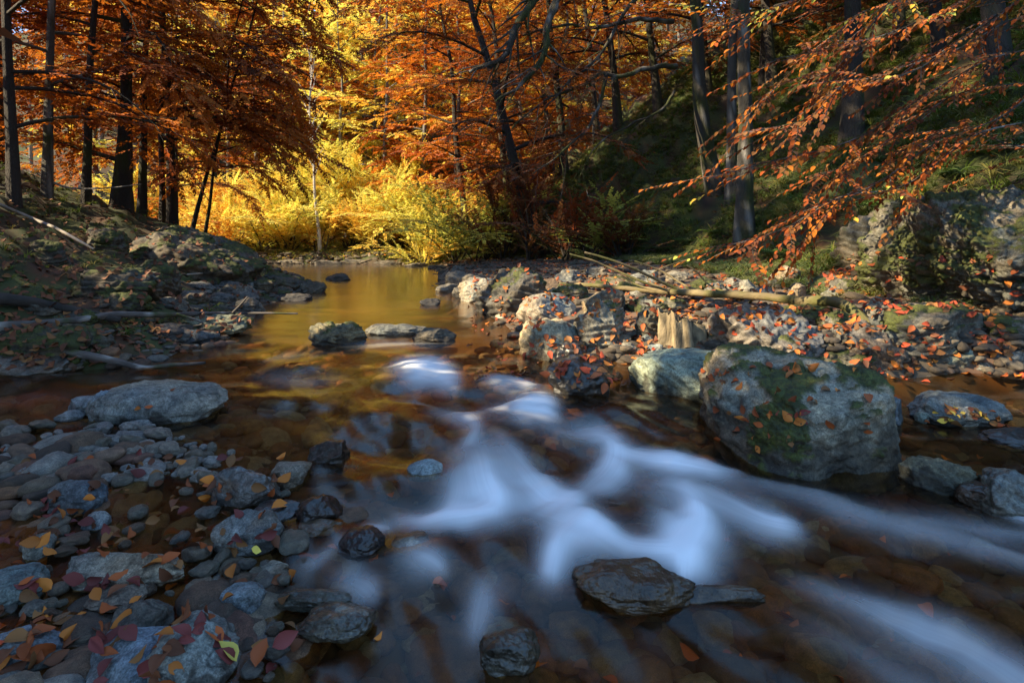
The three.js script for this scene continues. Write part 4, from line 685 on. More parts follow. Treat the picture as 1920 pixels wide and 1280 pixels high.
// ---------------------------------------------------------------- trees of the right bank
for (const [px, z, h, spread, p, label] of [
  [1010, 15.5, 11, 3.4, DULL, 'dark beech bowed over the pool on the right bank'],
  [880, 19.5, 11, 3.2, AMBER, 'orange beech where the right bank meets the far shore'],
  [960, 19, 12, 3.4, RUST, 'rust beech behind the bowed one'],
  [1060, 18, 12, 3.4, DULL, 'brown beech up the right slope behind the bowed one'],
  [1160, 18, 11, 3.2, DULL, 'brown-leaved beech with a twin on the right slope'],
  [1235, 17, 11, 3.2, RUST, 'rust beech rising behind the mossy leaning trunk'],
  [1120, 22, 13, 3.4, RUST, 'beech high on the right slope with rusty crown'],
  [1330, 16, 11, 3.2, RUST, 'beech between the two big trunks farther upslope'],
  [1450, 14, 10, 3.0, MIXED, 'green-brown beech high above the fallen log'],
  [1040, 25, 14, 3.6, AMBER, 'orange beech on the skyline of the right slope'],
]) makeTree('beech_tree', label, null, { x: xAt(px, z), z, h, r: px === 1010 ? 0.16 : 0.12, lean: px === 1010 ? [-0.26, 0.05] : [-0.1, 0], spread, palette: p, limbs: 22, from: 0.12, step: 0.19, subs: 2.5, droop: 0.6, bark: BARKDARK, moss: 0.15, sprig: 1.2, far: true });
makeTree('beech_tree', 'mossy beech trunk bending out of the right slope with drooping limbs', null, {
  x: xAt(1318, 12), z: 12, h: 11, r: 0.16, lean: [-0.055, 0.0], curl: 0.03, moss: 0.3, from: 0.62, to: 0.98, spread: 2.6, limbs: 9, palette: DULL, step: 0.22, bark: [0.06, 0.052, 0.04], droop: 0.6,
  extra: (g, crown, color) => {
    const mossy = barkColor([0.06, 0.05, 0.035], 0.32);
    ownLimb(g, crown, [at(1262, 40, 12), at(1200, 36, 11.6), at(1120, 52, 11), at(1050, 48, 10.6), at(980, 66, 10.4)], 0.055, 0.012, mossy, { subs: 12, subLen: 1.3, leafy: 0.4 });
    ownLimb(g, crown, [at(1268, 124, 12), at(1215, 128, 11.7), at(1168, 143, 11.4), at(1132, 138, 11.2), at(1090, 160, 11), at(1020, 190, 10.8), at(960, 240, 10.6)], 0.06, 0.012, mossy, { subs: 14, subLen: 1.2, leafy: 0.35 });
    ownLimb(g, crown, [at(1136, 140, 11.2), at(1124, 190, 11), at(1096, 245, 10.8), at(1050, 290, 10.6), at(1000, 325, 10.4)], 0.04, 0.010, mossy, { subs: 10, subLen: 1.1, leafy: 0.5 });
    ownLimb(g, crown, [at(1265, 170, 12), at(1240, 205, 11.7), at(1180, 235, 11.4), at(1120, 270, 11), at(1085, 335, 10.8)], 0.03, 0.006, mossy, { subs: 8, subLen: 0.8 });
    ownLimb(g, crown, [at(1258, -150, 12), at(1180, -120, 11.4), at(1080, -70, 10.9), at(1010, -10, 10.6), at(968, 50, 10.4), at(940, 110, 10.2), at(880, 135, 10.1)], 0.13, 0.03, mossy, { lumpy: 0.35, subs: 16, subLen: 1.3, from: 0.45 });
    ownLimb(g, crown, [at(1080, -72, 10.9), at(1046, -10, 10.6), at(1026, 60, 10.4), at(1018, 105, 10.3), at(985, 150, 10.2), at(930, 190, 10.1)], 0.09, 0.02, mossy, { lumpy: 0.4, subs: 12, subLen: 1.2, from: 0.4, leafy: 0.6 });
    ownLimb(g, crown, [at(1262, -30, 12), at(1200, -10, 11.5), at(1150, 60, 11.2), at(1110, 120, 11), at(1060, 160, 10.8), at(1000, 230, 10.5)], 0.045, 0.01, mossy, { subs: 14, subLen: 1.1, leafy: 0.45 });
    ownLimb(g, crown, [at(1268, -60, 12), at(1320, -10, 11.6), at(1350, 40, 11.4), at(1370, 55, 11.2)], 0.03, 0.008, mossy, { subs: 4, subLen: 0.6 });
  } });
makeTree('beech_tree', 'straight pale-barked beech with white lichen on the right slope', null, { x: xAt(1398, 9.6), z: 9.6, h: 10, r: 0.135, lean: [-0.01, 0], moss: 0.3, from: 0.5, spread: 2.4, limbs: 10, palette: DULL, step: 0.22, bark: [0.06, 0.052, 0.04], flare: 0.5 });
makeTree('beech_tree', 'thinner beech trunk close behind the pale-barked one', null, { x: xAt(1374, 10.8), z: 10.8, h: 10, r: 0.10, lean: [0, 0], moss: 0.1, from: 0.45, spread: 2.4, limbs: 10, palette: DULL, step: 0.22, bark: [0.07, 0.062, 0.05] });
makeTree('beech_tree', 'dark beech trunk at the top of the right slope', null, { x: xAt(1600, 9), z: 9, h: 9, r: 0.14, lean: [0, 0], from: 0.3, spread: 2.4, limbs: 12, palette: DULL, step: 0.24, bark: BARKDARK });
makeTree('beech_tree', 'leaning dark beech trunk above the cliff rock', null, { x: xAt(1880, 7), z: 7, h: 8, r: 0.12, lean: [-0.1, 0], from: 0.3, spread: 2.4, limbs: 12, palette: DULL, step: 0.24, bark: BARKDARK });
for (const [px, z, h, p] of [[790, 17.6, 2.0, LIME], [850, 17.2, 2.4, [LEAF.green, LEAF.lime, LEAF.gold]], [900, 16.6, 2.4, [LEAF.green, LEAF.lime, LEAF.gold]], [950, 16, 2.4, MIXED], [1000, 14.5, 2.0, MIXED], [1060, 13.5, 1.8, MIXED], [980, 17.5, 2.8, DULL], [1110, 12.5, 1.3, [LEAF.green, LEAF.lime, LEAF.green]], [1170, 12, 1.2, MIXED]])
  makeShrub('hazel_shrub', 'thin green-brown shrub at the foot of the right slope', 'shrubs at the foot of the right slope', { x: xAt(px, z), z, h, palette: p, stems: 9, subs: 4, step: 0.16, scale: 1.1, far: true });

for (const [x, z, h] of [[6.9, 9.4, 9], [7.6, 11.5, 10], [6.2, 14.5, 11], [8.6, 7.4, 9], [7.8, 14.5, 11], [9.6, 9.6, 10], [6.6, 18, 12], [9.8, 12.6, 11]])
  makeTree('beech_tree', 'dim brown-leaved beech in the wood up the right slope', 'beeches up the right slope', { x, z, h, r: 0.10, from: 0.12, spread: 2.8, limbs: 20, palette: MIXED, step: 0.2, subs: 2.4, droop: 0.6, bark: BARKDARK, sprig: 1.25, far: true });
// ---------------------------------------------------------------- where a pixel's ray meets a rock or the ground
scene.updateMatrixWorld(true);
const solids = []; scene.traverse(o => { if (o.isMesh && !o.isInstancedMesh && o.material === matStone || o.material === matWetStone) if (o.isMesh && !o.isInstancedMesh) { o.geometry.computeBoundingSphere(); solids.push(o); } });
const caster = new THREE.Raycaster();
function land(px, py) {
  const d = V((px - 960) / F, (HORIZON - py) / F, -1); const o = V(0, EYE, 0); caster.set(o, d.clone().normalize()); caster.near = 0.3; caster.far = 60;
  const g = hit(px, py), hs = caster.intersectObjects(solids, false), q = hs[0];
  if (q && q.distance < g.distanceTo(o) + 0.02) return { p: q.point, n: q.face.normal.clone().transformDirection(q.object.matrixWorld), rock: q.object };
  const e = 0.04, x = g.x, z = -g.z, wet = H(x, z) < waterLevel(z) + 0.005;
  return { p: wet ? V(x, surf(x, z), g.z) : g, n: wet ? V(0, 1, 0) : V(H(x - e, z) - H(x + e, z), 2 * e, H(x, z + e) - H(x, z - e)).normalize(), wet };
}
// ---------------------------------------------------------------- fallen branches, log and stump
const DEAD = [0.13, 0.10, 0.075], barkDead = barkColor(DEAD, 0.0), barkGrey = barkColor([0.1, 0.085, 0.075], 0.05), barkPale = (x, y, z) => { const n = fbm3(x * 6, y * 6, z * 6, 3); return mixc([0.15 * (1 + n * 0.9), 0.115 * (1 + n * 0.9), 0.055 * (1 + n * 0.9)], [0.09, 0.085, 0.02], ss(-0.05, 0.25, fbm3(x * 3 + 4, y * 3, z * 3, 3))); };
const on = (px, py, lift = 0) => { const q = hit(px, py); q.y += lift; return q; };
function stick(name, label, main, r0, r1, color, twigs = [], mat = matWood) {
  const g = new THREE.Group(); g.position.copy(main[0]); const local = a => a.map(p => p.clone().sub(g.position));
  const build = (pts, a, c, nm) => { const b = new Builder(), q = curve(local(pts), (pts.length - 1) * 7), k9 = rnd() * 20; tube(b, q, q.map((_, k) => lerp(a, c, k / (q.length - 1))), 9, color, (p, an) => 1 + 0.16 * N3(p.x * 5 + Math.cos(an) * 0.5, p.y * 5 + k9, p.z * 5 + Math.sin(an) * 0.5)); part(g, b.geo(), mat, nm); };
  build(main, r0, r1, 'stem');
  for (const [pts, a, c] of twigs) build(pts, a, c, 'twig');
  put(g, name, label, name === 'fallen_log' ? 'log' : 'branch');
}
reseed(31);
{
  const g1 = [[0, 612], [120, 604], [215, 590], [300, 590], [380, 588], [430, 587]].map(([x, y]) => { const q = on(x, y + 16, 0.0); return at(x, y, -q.z); });
  const zt = -g1[5].z;
  stick('fallen_branch', 'long bare branch with an upright fork reaching over the water from the left bank', [at(-90, 626, -g1[0].z), ...g1, at(500, 587, zt), at(558, 588, zt)], 0.035, 0.008, barkGrey, [[[at(436, 586, zt), at(452, 570, zt), at(464, 556, zt)], 0.014, 0.007], [[at(330, 588, -g1[3].z), at(380, 606, -g1[3].z + 0.1), at(300, 618, -g1[3].z + 0.1)], 0.01, 0.005]]);
  const zb = -on(200, 690).z;
  stick('fallen_branch', 'lowest bare branch hanging over the dark water below the moss mound', [at(-80, 648, zb), at(60, 656, zb), at(150, 664, zb), at(215, 676, zb), at(270, 690, zb), at(320, 684, zb), at(384, 680, zb)], 0.035, 0.009, barkGrey);
  stick('fallen_branch', 'thick dark branch lying behind the forked branch on the left bank', [on(-60, 575, 0.06), on(40, 580, 0.06), on(110, 592, 0.06), on(170, 602, 0.05), on(225, 612, 0.05)], 0.045, 0.025, barkColor(BARKDARK, 0.05));
  stick('fallen_branch', 'pale dead branch slanting down the dark left slope', [on(-20, 396, 0.12), on(60, 425, 0.10), on(120, 450, 0.08), on(175, 476, 0.05)], 0.022, 0.012, barkColor([0.3, 0.26, 0.22], 0));
  stick('fallen_branch', 'straight thin stick on the left shore near the pool mouth', [on(350, 530, 0.10), on(420, 526, 0.12), on(496, 524, 0.16)], 0.012, 0.008, barkColor([0.26, 0.22, 0.17], 0));
  stick('fallen_branch', 'thin bowed pale branch hanging under the left leaves', [at(70, 325, 9), at(120, 350, 9), at(190, 353, 9), at(265, 345, 9)], 0.02, 0.006, barkColor([0.2, 0.18, 0.15], 0));
  const L = [[1000, 535], [1040, 540], [1110, 545], [1200, 556], [1260, 564], [1330, 570], [1420, 578], [1500, 592], [1580, 604]].map(([x, y], i) => on(x, y, 0.045 + 0.01 * i));
  const z1 = -L[4].z, z0 = -L[3].z, up = (px, py, z) => at(px, py, z);
  stick('fallen_log', 'pale fallen log with thin branches fanning upward on the right bank', [...L, on(1640, 622, 0.0)], 0.02, 0.042, barkPale, [
    [[L[4], up(1210, 530, z1), up(1150, 505, z1 + 0.1), up(1110, 488, z1 + 0.1), up(1068, 476, z1 + 0.1)], 0.014, 0.009],
    [[up(1290, 550, z1), up(1250, 533, z1), up(1180, 500, z1 - 0.1), up(1130, 482, z1 - 0.1), up(1096, 473, z1 - 0.1)], 0.016, 0.010],
    [[L[5], up(1285, 535, z1), up(1240, 508, z1 + 0.2), up(1190, 489, z1 + 0.2)], 0.013, 0.007],
    [[L[6].clone().lerp(L[5], 0.5), up(1325, 530, z1), up(1305, 508, z1), up(1288, 497, z1)], 0.010, 0.006],
    [[L[4], up(1190, 532, z0), up(1165, 515, z0)], 0.010, 0.006], [[L[4], up(1215, 520, z0 + 0.2), up(1235, 505, z0 + 0.2), up(1310, 480, z0 + 0.2)], 0.008, 0.004],
    [[L[5], up(1290, 580, z1 - 0.1), up(1230, 590, z1 - 0.15), up(1190, 592, z1 - 0.15)], 0.010, 0.005], [[L[6], up(1380, 582, z1 - 0.2), up(1320, 580, z1 - 0.3), up(1250, 586, z1 - 0.3)], 0.012, 0.005],
  ]);
  // stump
  reseed(5); const base = on(1296, 654), s = -base.z / F, R = 36 * s, Ht = 70 * s, b = new Builder(), na = 64, nh = 18;
  const wood = (x, y, z) => { const n = 1.4 * fbm3(x * 34, y * 4, z * 34, 3) + 0.5 * fbm3(x * 6, y * 6, z * 6, 2); return [Math.max(0.03, 0.2 * (1 + n)), Math.max(0.022, 0.155 * (1 + n)), Math.max(0.012, 0.09 * (1 + n))]; };
  for (let j = 0; j <= nh; j++) for (let i = 0; i <= na; i++) {
    const a = (i % na) / na * 2 * Math.PI, ca = Math.cos(a), sa = Math.sin(a), t = j / nh, hh = Ht * clamp(0.78 + 0.26 * Math.cos(a - 3.3) + 0.12 * N2(ca * 1.6, sa * 1.6 + 4) + 0.05 * N2(ca * 5 + 3, sa * 5), 0.45, 1.08);
    const r = R * (1 + 0.18 * (1 - t) ** 2 + 0.30 * N2(ca * 2, sa * 2) + 0.07 * N3(ca * 11, sa * 11, t * 1.2)) * lerp(1, 0.97, t), x = ca * r * 1.15 - 0.1 * Ht * t, z = sa * r * 0.7, y = hh * t - 0.04 * (1 - t);
    b.v(x, y, z, wood(x, y, z), a * R, y);
  }
  for (let j = 0; j < nh; j++) for (let i = 0; i < na; i++) { const q = j * (na + 1) + i; b.t(q, q + na + 1, q + 1); b.t(q + 1, q + na + 1, q + na + 2); }
  const rim = nh * (na + 1), c0 = b.n; for (let i = 0; i <= na; i++) { const k = (rim + i) * 3, x = b.p[k] * 0.55, y = b.p[k + 1] * 0.45, z = b.p[k + 2] * 0.55; b.v(x, y, z, [0.10, 0.07, 0.04], i * 0.02, 0); }
  for (let i = 0; i < na; i++) { b.t(rim + i, c0 + i, rim + i + 1); b.t(rim + i + 1, c0 + i, c0 + i + 1); }
  const cc = b.v(0, Ht * 0.3, 0, [0.06, 0.04, 0.025]); for (let i = 0; i < na; i++) b.t(c0 + i, cc, c0 + i + 1);
  const m = new THREE.Mesh(b.geo(), matWood); m.position.copy(base); m.position.z -= R * 0.8; put(m, 'tree_stump', 'pale weathered broken tree stump beside the red leaf pool', 'stump');
}
// ---------------------------------------------------------------- the overhanging beech on the right: near leaves one by one
const fineLeaf = [0, 1, 2].map(k => { reseed(50 + k); const b = new Builder(); addLeaf(b, V(0, 0, 0), V(1, 0, 0), V(0, 1, 0), 1, 0.54 + 0.06 * k, true); return b.geo(); });
const curled = [[0.5, 0.25], [-0.35, -0.3], [0.25, 0.5], [0.8, -0.1], [0.12, 0.1]].map(([fold, bow], k) => { const g = fineLeaf[k % 3].clone(), p = g.attributes.position; for (let i = 0; i < p.count; i++) { const x = p.getX(i), z = p.getZ(i); p.setXYZ(i, x * (1 - 0.12 * Math.abs(bow)), p.getY(i) + Math.abs(z) * fold - bow * x * x * 0.6 + 0.35 * x * z * (k % 2 ? 1 : -1) + 0.02 * Math.sin(x * 9 + k), z * (1 - 0.25 * Math.abs(fold))); } g.computeVertexNormals(); return g; });
const leafMats = {}; for (const [k, c] of Object.entries(LEAF)) leafMats[k] = [0.75, 1, 1.25].map(f => { const m = leafMat.clone(); m.color.setRGB(c[0] * f, c[1] * f, c[2] * f); return m; });
const LM = {}; for (const [k, c] of Object.entries(LEAF)) LM[k] = [0.6, 0.85, 1.1].map(f => { const m = litterMat.clone(); m.color.setRGB(c[0] * f, c[1] * f, c[2] * f); return m; });
function orient(m, dir, up) { const X = dir.clone().normalize(), Y = up.clone().addScaledVector(X, -up.dot(X)).normalize(), Z = V(0, 0, 0).crossVectors(X, Y); m.quaternion.setFromRotationMatrix(new THREE.Matrix4().makeBasis(X, Y, Z)); }
{
  reseed(808);
  const g = new THREE.Group(), bx = 5.0, bz = 4.6; g.position.set(bx, H(bx, bz), -bz);
  const b0 = new Builder(), tp = curve([V(0, -0.3, 0), V(-0.1, 1.2, 0), V(-0.35, 2.6, 0.05), V(-0.4, 4.2, 0)], 24); tube(b0, tp, tp.map((_, k) => 0.13 * (1.25 - 0.9 * k / 24)), 12, barkColor(BEECH, 0.2)); part(g, b0.geo(), matBark, 'trunk');
  const color = barkColor([0.09, 0.075, 0.06], 0.1), leaves = [];
  const from = V(bx - 0.3, H(bx, bz) + 2.2, -bz);
  const runs = [
    [[[1990, 40], [1850, 130], [1720, 200], [1590, 262], [1450, 300], [1330, 328]], 4.25, 4.0, 16],
    [[[1990, 190], [1840, 270], [1700, 345], [1570, 372], [1470, 420], [1395, 445]], 4.2, 3.9, 16],
    [[[1960, -90], [1840, -20], [1740, 30], [1640, 82], [1540, 88], [1468, 118]], 4.3, 4.1, 14],
    [[[1980, 100], [1870, 215], [1760, 265], [1650, 340], [1545, 400], [1490, 450]], 4.3, 4.0, 12],
    [[[1950, -30], [1820, 60], [1700, 135], [1590, 170], [1500, 215], [1420, 250]], 4.1, 3.8, 16],
    [[[1990, 10], [1900, 30], [1800, 78], [1740, 100], [1690, 160]], 4.5, 4.4, 10],
    [[[1900, -120], [1760, -80], [1600, -40], [1480, 5], [1400, 20], [1310, 10]], 4.2, 4.1, 12],
    [[[2000, 120], [1900, 150], [1790, 175], [1690, 240], [1600, 300], [1540, 330]], 4.6, 4.4, 13],
    [[[2000, -20], [1880, -10], [1760, 10], [1640, 30], [1560, 60]], 4.8, 4.7, 13],
    [[[2010, 240], [1920, 260], [1830, 230], [1740, 250], [1640, 290]], 4.9, 4.6, 11],
    [[[1800, -100], [1700, -20], [1620, 40], [1560, 120], [1480, 170], [1400, 210]], 4.4, 4.2, 13],
  ];
  for (const [px, za, zb, ntw0] of runs) { const ntw = Math.round(ntw0 * 2.6);
    const w = px.map(([x, y], k) => at(x + rr(-22, 22), y + rr(-16, 16), lerp(za, zb, k / (px.length - 1)) + rr(-0.12, 0.12))), pts = curve([from, ...w].map(p => p.clone().sub(g.position)), 44), b = new Builder();
    tube(b, pts, pts.map((_, k) => lerp(0.008, 0.0018, k / 44)), 5, color, null, false);
    for (let k = 0; k < ntw; k++) {
      const f = lerp(0.2, 0.99, (k + rnd()) / ntw) * 44, i = Math.min(43, Math.floor(f)), p = pts[i].clone(), t = pts[i + 1].clone().sub(pts[i]).normalize(), a = (k % 2 ? 1 : -1) * rr(0.25, 1.0), h = V(t.x * Math.cos(a) - t.z * Math.sin(a), t.y * 0.9 + rr(-0.16, 0.16), t.x * Math.sin(a) + t.z * Math.cos(a)).normalize(), L = 0.16 + 0.75 * rnd() ** 1.6, sp = [p];
      for (let m = 1; m <= 4; m++) { h.y -= 0.03; h.x += rr(-0.15, 0.15); h.z += rr(-0.15, 0.15); h.normalize(); sp.push(sp[m - 1].clone().addScaledVector(h, L / 4)); }
      tube(b, sp, sp.map((_, m) => lerp(0.004, 0.0012, m / 4)), 3, color, null, false);
      const nl = Math.round(L / 0.036);
      for (let m = 0; m < nl; m++) {
        const q = (m + 0.7) / nl * 4, j = Math.min(3, Math.floor(q)), o = sp[j].clone().lerp(sp[j + 1], q - j), an = (m % 2 ? 1 : -1) * rr(0.4, 1.0), dir = V(h.x * Math.cos(an) - h.z * Math.sin(an), h.y + rr(-0.35, 0.05), h.x * Math.sin(an) + h.z * Math.cos(an)).normalize();
        leaves.push([o, dir, V(rr(-0.5, 0.5), 1, rr(-0.2, 0.7)).normalize(), 0.034 + 0.026 * rnd()]);
      }
    }
    part(g, b.geo(), matBark, 'branch');
  }
  const hue = p => { const n = fbm3((p.x) * 1.1, p.y * 1.1, p.z * 1.1 + 3, 2); return n > 0.34 ? pick(['lime', 'gold', 'lime', 'orange']) : n < -0.1 ? pick(['rust', 'dull', 'brown']) : pick(['orange', 'dull', 'rust', 'orange', 'rust']); };
  const view = leaves.map(l => { const w = l[0].clone().add(g.position), z = -w.z, px = 960 + w.x / z * F, py = HORIZON - (w.y - EYE) / z * F; return [l, px > 0 && px < 1915 && py > 0 ? 1 / z : 0]; }).sort((a, b) => b[1] - a[1]);
  view.slice(0, 300).forEach(([[o, d, u, s]]) => { const m = part(g, pick(fineLeaf), pick(leafMats[hue(o)]), 'leaf'); m.position.copy(o); orient(m, d, u); m.scale.setScalar(s); });
  const rest = view.slice(300), im = new THREE.InstancedMesh(fineLeaf[0], leafMat, rest.length), D = new THREE.Object3D(), C = new THREE.Color(); im.name = 'foliage'; im.userData.kind = 'stuff';
  rest.forEach(([[o, d, u, s]], i) => { D.position.copy(o); orient(D, d, u); D.scale.setScalar(s); D.updateMatrix(); im.setMatrixAt(i, D.matrix); const c = LEAF[hue(o)], f = rr(0.75, 1.2); im.setColorAt(i, C.setRGB(c[0] * f, c[1] * f, c[2] * f)); });
  g.add(im);
  put(g, 'beech_tree', 'young beech on the cliff rock slope trailing orange leaf sprays over the bank', 'tree');
}
// ---------------------------------------------------------------- fallen leaves that can be told apart
{
  reseed(606);
  let count = 0;
  const drop = (px, py, hues, size, label, group, lift = 0.004) => {
    if (count >= 300) return; const q = land(px, py); if (q.p.z < -12) return; count++;
    const m = new THREE.Mesh(pick(curled), pick(LM[pick(hues)])); m.position.copy(q.p).addScaledVector(q.n, lift + (q.wet ? 0.002 : 0.004));
    const a = rr(0, 6.28), d = V(Math.cos(a), 0, Math.sin(a)); d.addScaledVector(q.n, -d.dot(q.n)).normalize(); d.addScaledVector(q.n, rr(-0.02, 0.18));
    orient(m, d, q.n.clone().add(V(rr(-0.25, 0.25), 0, rr(-0.25, 0.25)))); m.scale.setScalar(size * rr(0.45, 0.95)); if (rnd() < 0.35) m.scale.y *= -1;
    put(m, 'fallen_leaf', label, 'leaf', group);
  };
  const cluster = (n, x, y, sx, sy, hues, size, label, group) => { for (let k = 0; k < n; k++) drop(x + sx * (rnd() + rnd() - 1), y + sy * (rnd() + rnd() - 1), hues, size, label, group); };
  const B = 'orange-brown leaf lying on the big mossy boulder', BG = 'leaves on the big boulder', OB = ['orange', 'rust', 'dull', 'rust'];
  cluster(9, 1492, 698, 45, 14, OB, 0.062, B, BG); cluster(9, 1418, 786, 42, 16, OB, 0.062, B, BG); cluster(9, 1482, 786, 40, 18, ['rust', 'red', 'purple', 'orange'], 0.062, B, BG);
  for (const [x, y] of [[1455, 738], [1540, 735], [1568, 737], [1478, 752], [1450, 757], [1512, 754], [1530, 752], [1622, 740], [1556, 796], [1562, 802], [1628, 790], [1618, 806], [1390, 810], [1412, 822], [1420, 835], [1485, 840], [1352, 770], [1374, 773], [1354, 822], [1440, 822], [1380, 732], [1388, 716], [1402, 706], [1420, 692], [1440, 680], [1600, 700]]) drop(x, y, OB, 0.062, B, BG);
  cluster(15, 1345, 702, 34, 22, ['rust', 'dull', 'brown'], 0.05, 'brown leaf lying on the smooth pale green boulder', 'leaves on the pale green boulder');
  cluster(34, 1165, 655, 80, 18, ['red', 'orange', 'rust', 'orange'], 0.055, 'red leaf in the sunlit leaf pool beside the stump', 'leaves in the red pool');
  cluster(12, 958, 597, 26, 7, ['red', 'rust'], 0.06, 'red leaf floating at the pool edge below the smooth rock', 'leaves floating at the pool edge');
  cluster(34, 1815, 782, 90, 20, ['rust', 'orange', 'gold', 'dull'], 0.055, 'wet orange leaf stranded in the side channel', 'leaves in the side channel');
  cluster(12, 1680, 700, 40, 18, ['orange', 'rust'], 0.055, 'bright orange leaf drifted behind the big boulder', 'leaves drifted behind the big boulder');
  drop(498, 1001, ['purple'], 0.075, 'purple ribbed leaf on the cracked pale block'); drop(474, 1026, ['yellow'], 0.045, 'small yellow leaf at the foot of the cracked pale block');
  drop(440, 1242, ['yellow'], 0.07, 'pale yellow leaf in the shallows beside the tan slab'); drop(112, 1202, ['orange'], 0.085, 'large orange leaf between the slate and the flat bluish slab'); drop(206, 1160, ['orange'], 0.075, 'orange leaf against the dark grey wedge');
  drop(810, 1098, ['rust'], 0.07, 'rusty leaf pinned against a stone in the near rapids'); drop(440, 1118, ['orange'], 0.06, 'orange leaf on the grey cobble near the tan slab'); drop(690, 1042, ['orange'], 0.06, 'orange leaf under the black wet stone in the rapids'); drop(310, 1046, ['rust'], 0.055, 'rusty leaf at the tip of the long tan rock'); drop(330, 1206, ['purple'], 0.06, 'purple leaf on the edge of the tan slab'); drop(10, 1206, ['red'], 0.06, 'red leaf on the flat bluish slab'); drop(700, 1196, ['orange'], 0.05, 'orange leaf by the speckled brown cobble');
  cluster(6, 210, 1085, 60, 16, ['purple', 'purple', 'red'], 0.07, 'wet purple leaf along the foot of the long tan rock', 'purple leaves by the long tan rock');
  cluster(4, 200, 1225, 20, 40, ['purple', 'rust'], 0.07, 'wet dark leaf stuck beside the blue-grey slate', 'dark leaves by the slate');
  cluster(20, 90, 1160, 130, 130, ['orange', 'rust', 'dull', 'brown'], 0.06, 'orange leaf in the shallows near the slate', 'leaves in the shallows');
  for (let k = 0; k < 90; k++) drop(rr(0, 450), rr(850, 1030), ['rust', 'brown', 'purple', 'brown', 'dull'], 0.055, 'wet brown leaf between pebbles of the bar', 'leaves on the pebble bar');
  drop(266, 766, ['orange'], 0.06, 'orange leaf caught in the crack of the broad boulder'); drop(288, 764, ['rust'], 0.05, 'curled rusty leaf on the broad cracked boulder'); drop(316, 733, ['rust'], 0.05, 'small leaf on the crown of the broad cracked boulder');
}
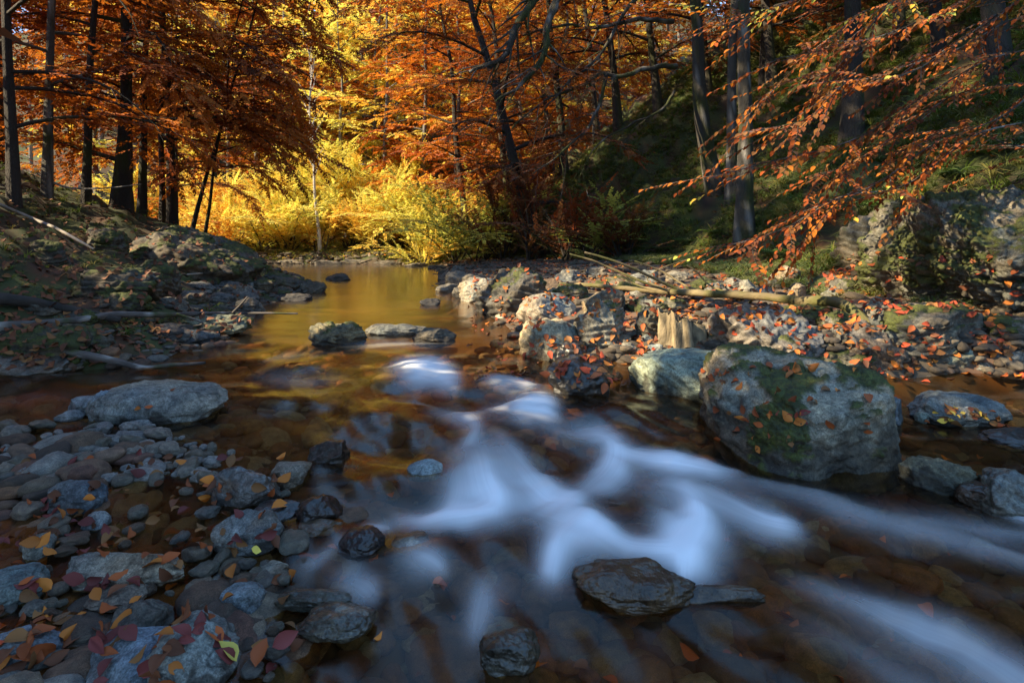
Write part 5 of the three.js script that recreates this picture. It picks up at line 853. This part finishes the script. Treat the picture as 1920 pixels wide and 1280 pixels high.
// ---------------------------------------------------------------- leaf litter, grass, moss
{
  reseed(909);
  const L = [], D = new THREE.Object3D(), C = new THREE.Color();
  const push = (p, n, size, hues) => L.push([p, n, size, LEAF[pick(hues)]]);
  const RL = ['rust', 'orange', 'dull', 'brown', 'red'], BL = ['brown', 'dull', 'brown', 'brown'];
  for (let k = 0; k < 6500; k++) { const px = rr(880, 1915), py = rr(478, 720); if (fbm2(px * 0.011, py * 0.03, 3) < -0.12) continue; const q = land(px, py); if (q.wet && rnd() < 0.85) continue; if (-q.p.z > 13 || q.n.y < 0.35) continue; if (q.rock && (q.rock === rocks.boulder || q.rock === rocks.pale || rnd() < 0.5)) continue; push(q.p, q.n, rr(0.045, 0.07), RL); }
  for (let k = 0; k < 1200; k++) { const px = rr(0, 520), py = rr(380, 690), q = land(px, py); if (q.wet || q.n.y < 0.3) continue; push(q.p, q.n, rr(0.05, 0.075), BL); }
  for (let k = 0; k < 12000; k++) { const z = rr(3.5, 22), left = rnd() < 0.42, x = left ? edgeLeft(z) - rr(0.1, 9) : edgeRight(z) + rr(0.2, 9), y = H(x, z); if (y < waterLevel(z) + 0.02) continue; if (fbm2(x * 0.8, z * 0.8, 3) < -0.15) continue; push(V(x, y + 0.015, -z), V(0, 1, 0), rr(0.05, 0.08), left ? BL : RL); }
  for (let k = 0; k < 5000; k++) { const z = rr(18.7, 27), x = rr(-16, 2); push(V(x, H(x, z) + 0.02, -z), V(0, 1, 0), rr(0.07, 0.11), ['gold', 'orange', 'yellow', 'dull']); }
  for (let k = 0; k < 150; k++) { const px = rr(0, 560), py = rr(840, 1280), q = land(px, py); const p = q.p.clone(); if (q.wet) p.y = Math.max(H(p.x, -p.z) + 0.01, p.y - rr(0, 0.04)); push(p, q.n, rr(0.04, 0.065), ['rust', 'brown', 'purple', 'dull', 'orange']); }
  for (let k = 0; k < 140; k++) { const px = rr(560, 1900), py = rr(760, 1280), q = land(px, py); if (!q.wet) continue; const p = q.p.clone(); p.y = H(p.x, -p.z) + 0.03; push(p, q.n, rr(0.04, 0.065), ['rust', 'brown', 'orange', 'dull']); }
  const im = new THREE.InstancedMesh(curled[4], litterMat, L.length);
  L.forEach(([p, n, s, c], i) => {
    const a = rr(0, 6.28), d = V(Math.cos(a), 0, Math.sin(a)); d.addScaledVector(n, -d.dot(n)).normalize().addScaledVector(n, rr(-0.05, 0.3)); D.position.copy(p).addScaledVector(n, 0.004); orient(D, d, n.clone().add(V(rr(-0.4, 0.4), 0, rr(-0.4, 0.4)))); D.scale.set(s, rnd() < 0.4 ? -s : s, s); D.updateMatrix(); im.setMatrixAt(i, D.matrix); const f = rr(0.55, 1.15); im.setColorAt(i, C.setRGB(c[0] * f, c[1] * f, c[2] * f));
  });
  put(im, 'leaf_litter', 'red and brown beech litter strewn over both banks', 'leaf litter', null, 'stuff');
  // grass tufts
  const tuft = k => { reseed(70 + k); const b = new Builder(); for (let q = 0; q < 16; q++) { const a = rr(0, 6.28), l = rr(0.6, 1.1), c = Math.cos(a), s = Math.sin(a), w = 0.018; let pr = null; for (let m = 0; m <= 3; m++) { const t = m / 3, r = l * (0.15 * t + 0.55 * t * t), y = l * (0.75 * t - 0.55 * t * t), ww = w * (1 - t * 0.9), i0 = b.v(c * r - s * ww + 0.05 * c, y, s * r + c * ww + 0.05 * s), i1 = b.v(c * r + s * ww + 0.05 * c, y, s * r - c * ww + 0.05 * s); if (pr) { b.t(pr[0], pr[1], i0); b.t(pr[1], i1, i0); } pr = [i0, i1]; } } return b.geo(); };
  const tg = [tuft(0), tuft(1)], T = [[], []];
  const G1 = [[0.10, 0.15, 0.017], [0.075, 0.12, 0.017], [0.15, 0.17, 0.025], [0.18, 0.16, 0.04]], G2 = [[0.28, 0.30, 0.035], [0.2, 0.24, 0.03], [0.3, 0.24, 0.04]];
  const tuftAt = (x, z, s, pal) => { const e = 0.1, n = V(H(x - e, z) - H(x + e, z), 2 * e, H(x, z + e) - H(x, z - e)).normalize(); T[rnd() < 0.5 ? 0 : 1].push([V(x, H(x, z) - 0.02, -z), n, s, pick(pal)]); };
  for (let k = 0; k < 30000; k++) { const z = rr(3, 20), x = hillFoot(z) + rr(-0.5, 9.5); const d = fbm2(x * 0.6 + 20, z * 0.6, 3); if (d < -0.22 || H(x, z) < 0.1) continue; tuftAt(x, z, rr(0.18, 0.45), G1); }
  for (let k = 0; k < 6500; k++) { const z = rr(4, 17), x = edgeLeft(z) - rr(0.25, 7); if (fbm2(x * 0.7 + 50, z * 0.7, 3) < -0.02) continue; tuftAt(x, z, rr(0.10, 0.24), G1); }
  for (let k = 0; k < 3500; k++) { const z = rr(19, 25), x = rr(-15, 1); if (fbm2(x * 0.5, z * 0.5 + 9, 2) < -0.2) continue; tuftAt(x, z, rr(0.2, 0.5), G2); }
  const grp = new THREE.Group();
  T.forEach((A, k) => { const gm = new THREE.InstancedMesh(tg[k], grassMat, A.length); gm.name = 'grass_tuft'; gm.userData.kind = 'stuff'; A.forEach(([p, n, s, c], i) => { const a = rr(0, 6.28); D.position.copy(p); orient(D, V(Math.cos(a), 0, Math.sin(a)), n.clone().lerp(V(0, 1, 0), 0.4)); D.scale.set(s, s * rr(0.8, 1.2), s); D.updateMatrix(); gm.setMatrixAt(i, D.matrix); const f = rr(0.7, 1.3); gm.setColorAt(i, C.setRGB(c[0] * f, c[1] * f, c[2] * f)); }); grp.add(gm); });
  put(grp, 'grass', 'long drooping grass covering the banks', 'grass', null, 'stuff');
}
// ferns on the right slope
{
  const frond = () => { const b = new Builder(); for (let f = 0; f < 8; f++) { const a = f / 8 * 6.28 + rr(-0.3, 0.3), L = rr(0.3, 0.5), c = V(Math.cos(a), 0, Math.sin(a)), s = V(-c.z, 0, c.x); for (let k = 1; k < 14; k++) { const t = k / 14, o = c.clone().multiplyScalar(L * t).add(V(0, L * (0.9 * t - 0.85 * t * t), 0)), l = 0.11 * Math.sin(Math.PI * (0.12 + 0.86 * t)); for (const q of [-1, 1]) addLeaf(b, o, s.clone().multiplyScalar(q).addScaledVector(c, 0.35).add(V(0, -0.15, 0)).normalize(), V(0, 1, 0), l, l * 0.3, false); } } return b.geo(); };
  reseed(61); const fg = [frond(), frond()], fm = grassMat.clone(); fm.color.setRGB(0.09, 0.15, 0.02);
  for (const [px, py] of [[1560, 400], [1650, 392], [1700, 405], [1620, 420], [1290, 455], [1340, 440], [1380, 480], [1700, 300], [1800, 330], [1240, 470], [1460, 480], [1860, 290], [1180, 440], [1090, 430]]) { const q = hit(px, py), m = new THREE.Mesh(pick(fg), fm); m.position.copy(q); m.rotation.y = rr(0, 6); m.scale.setScalar(rr(0.6, 1.0)); put(m, 'fern', 'green fern growing in the grass of the right slope', 'fern', 'ferns on the right slope'); }
}
renderer.render(scene, camera);
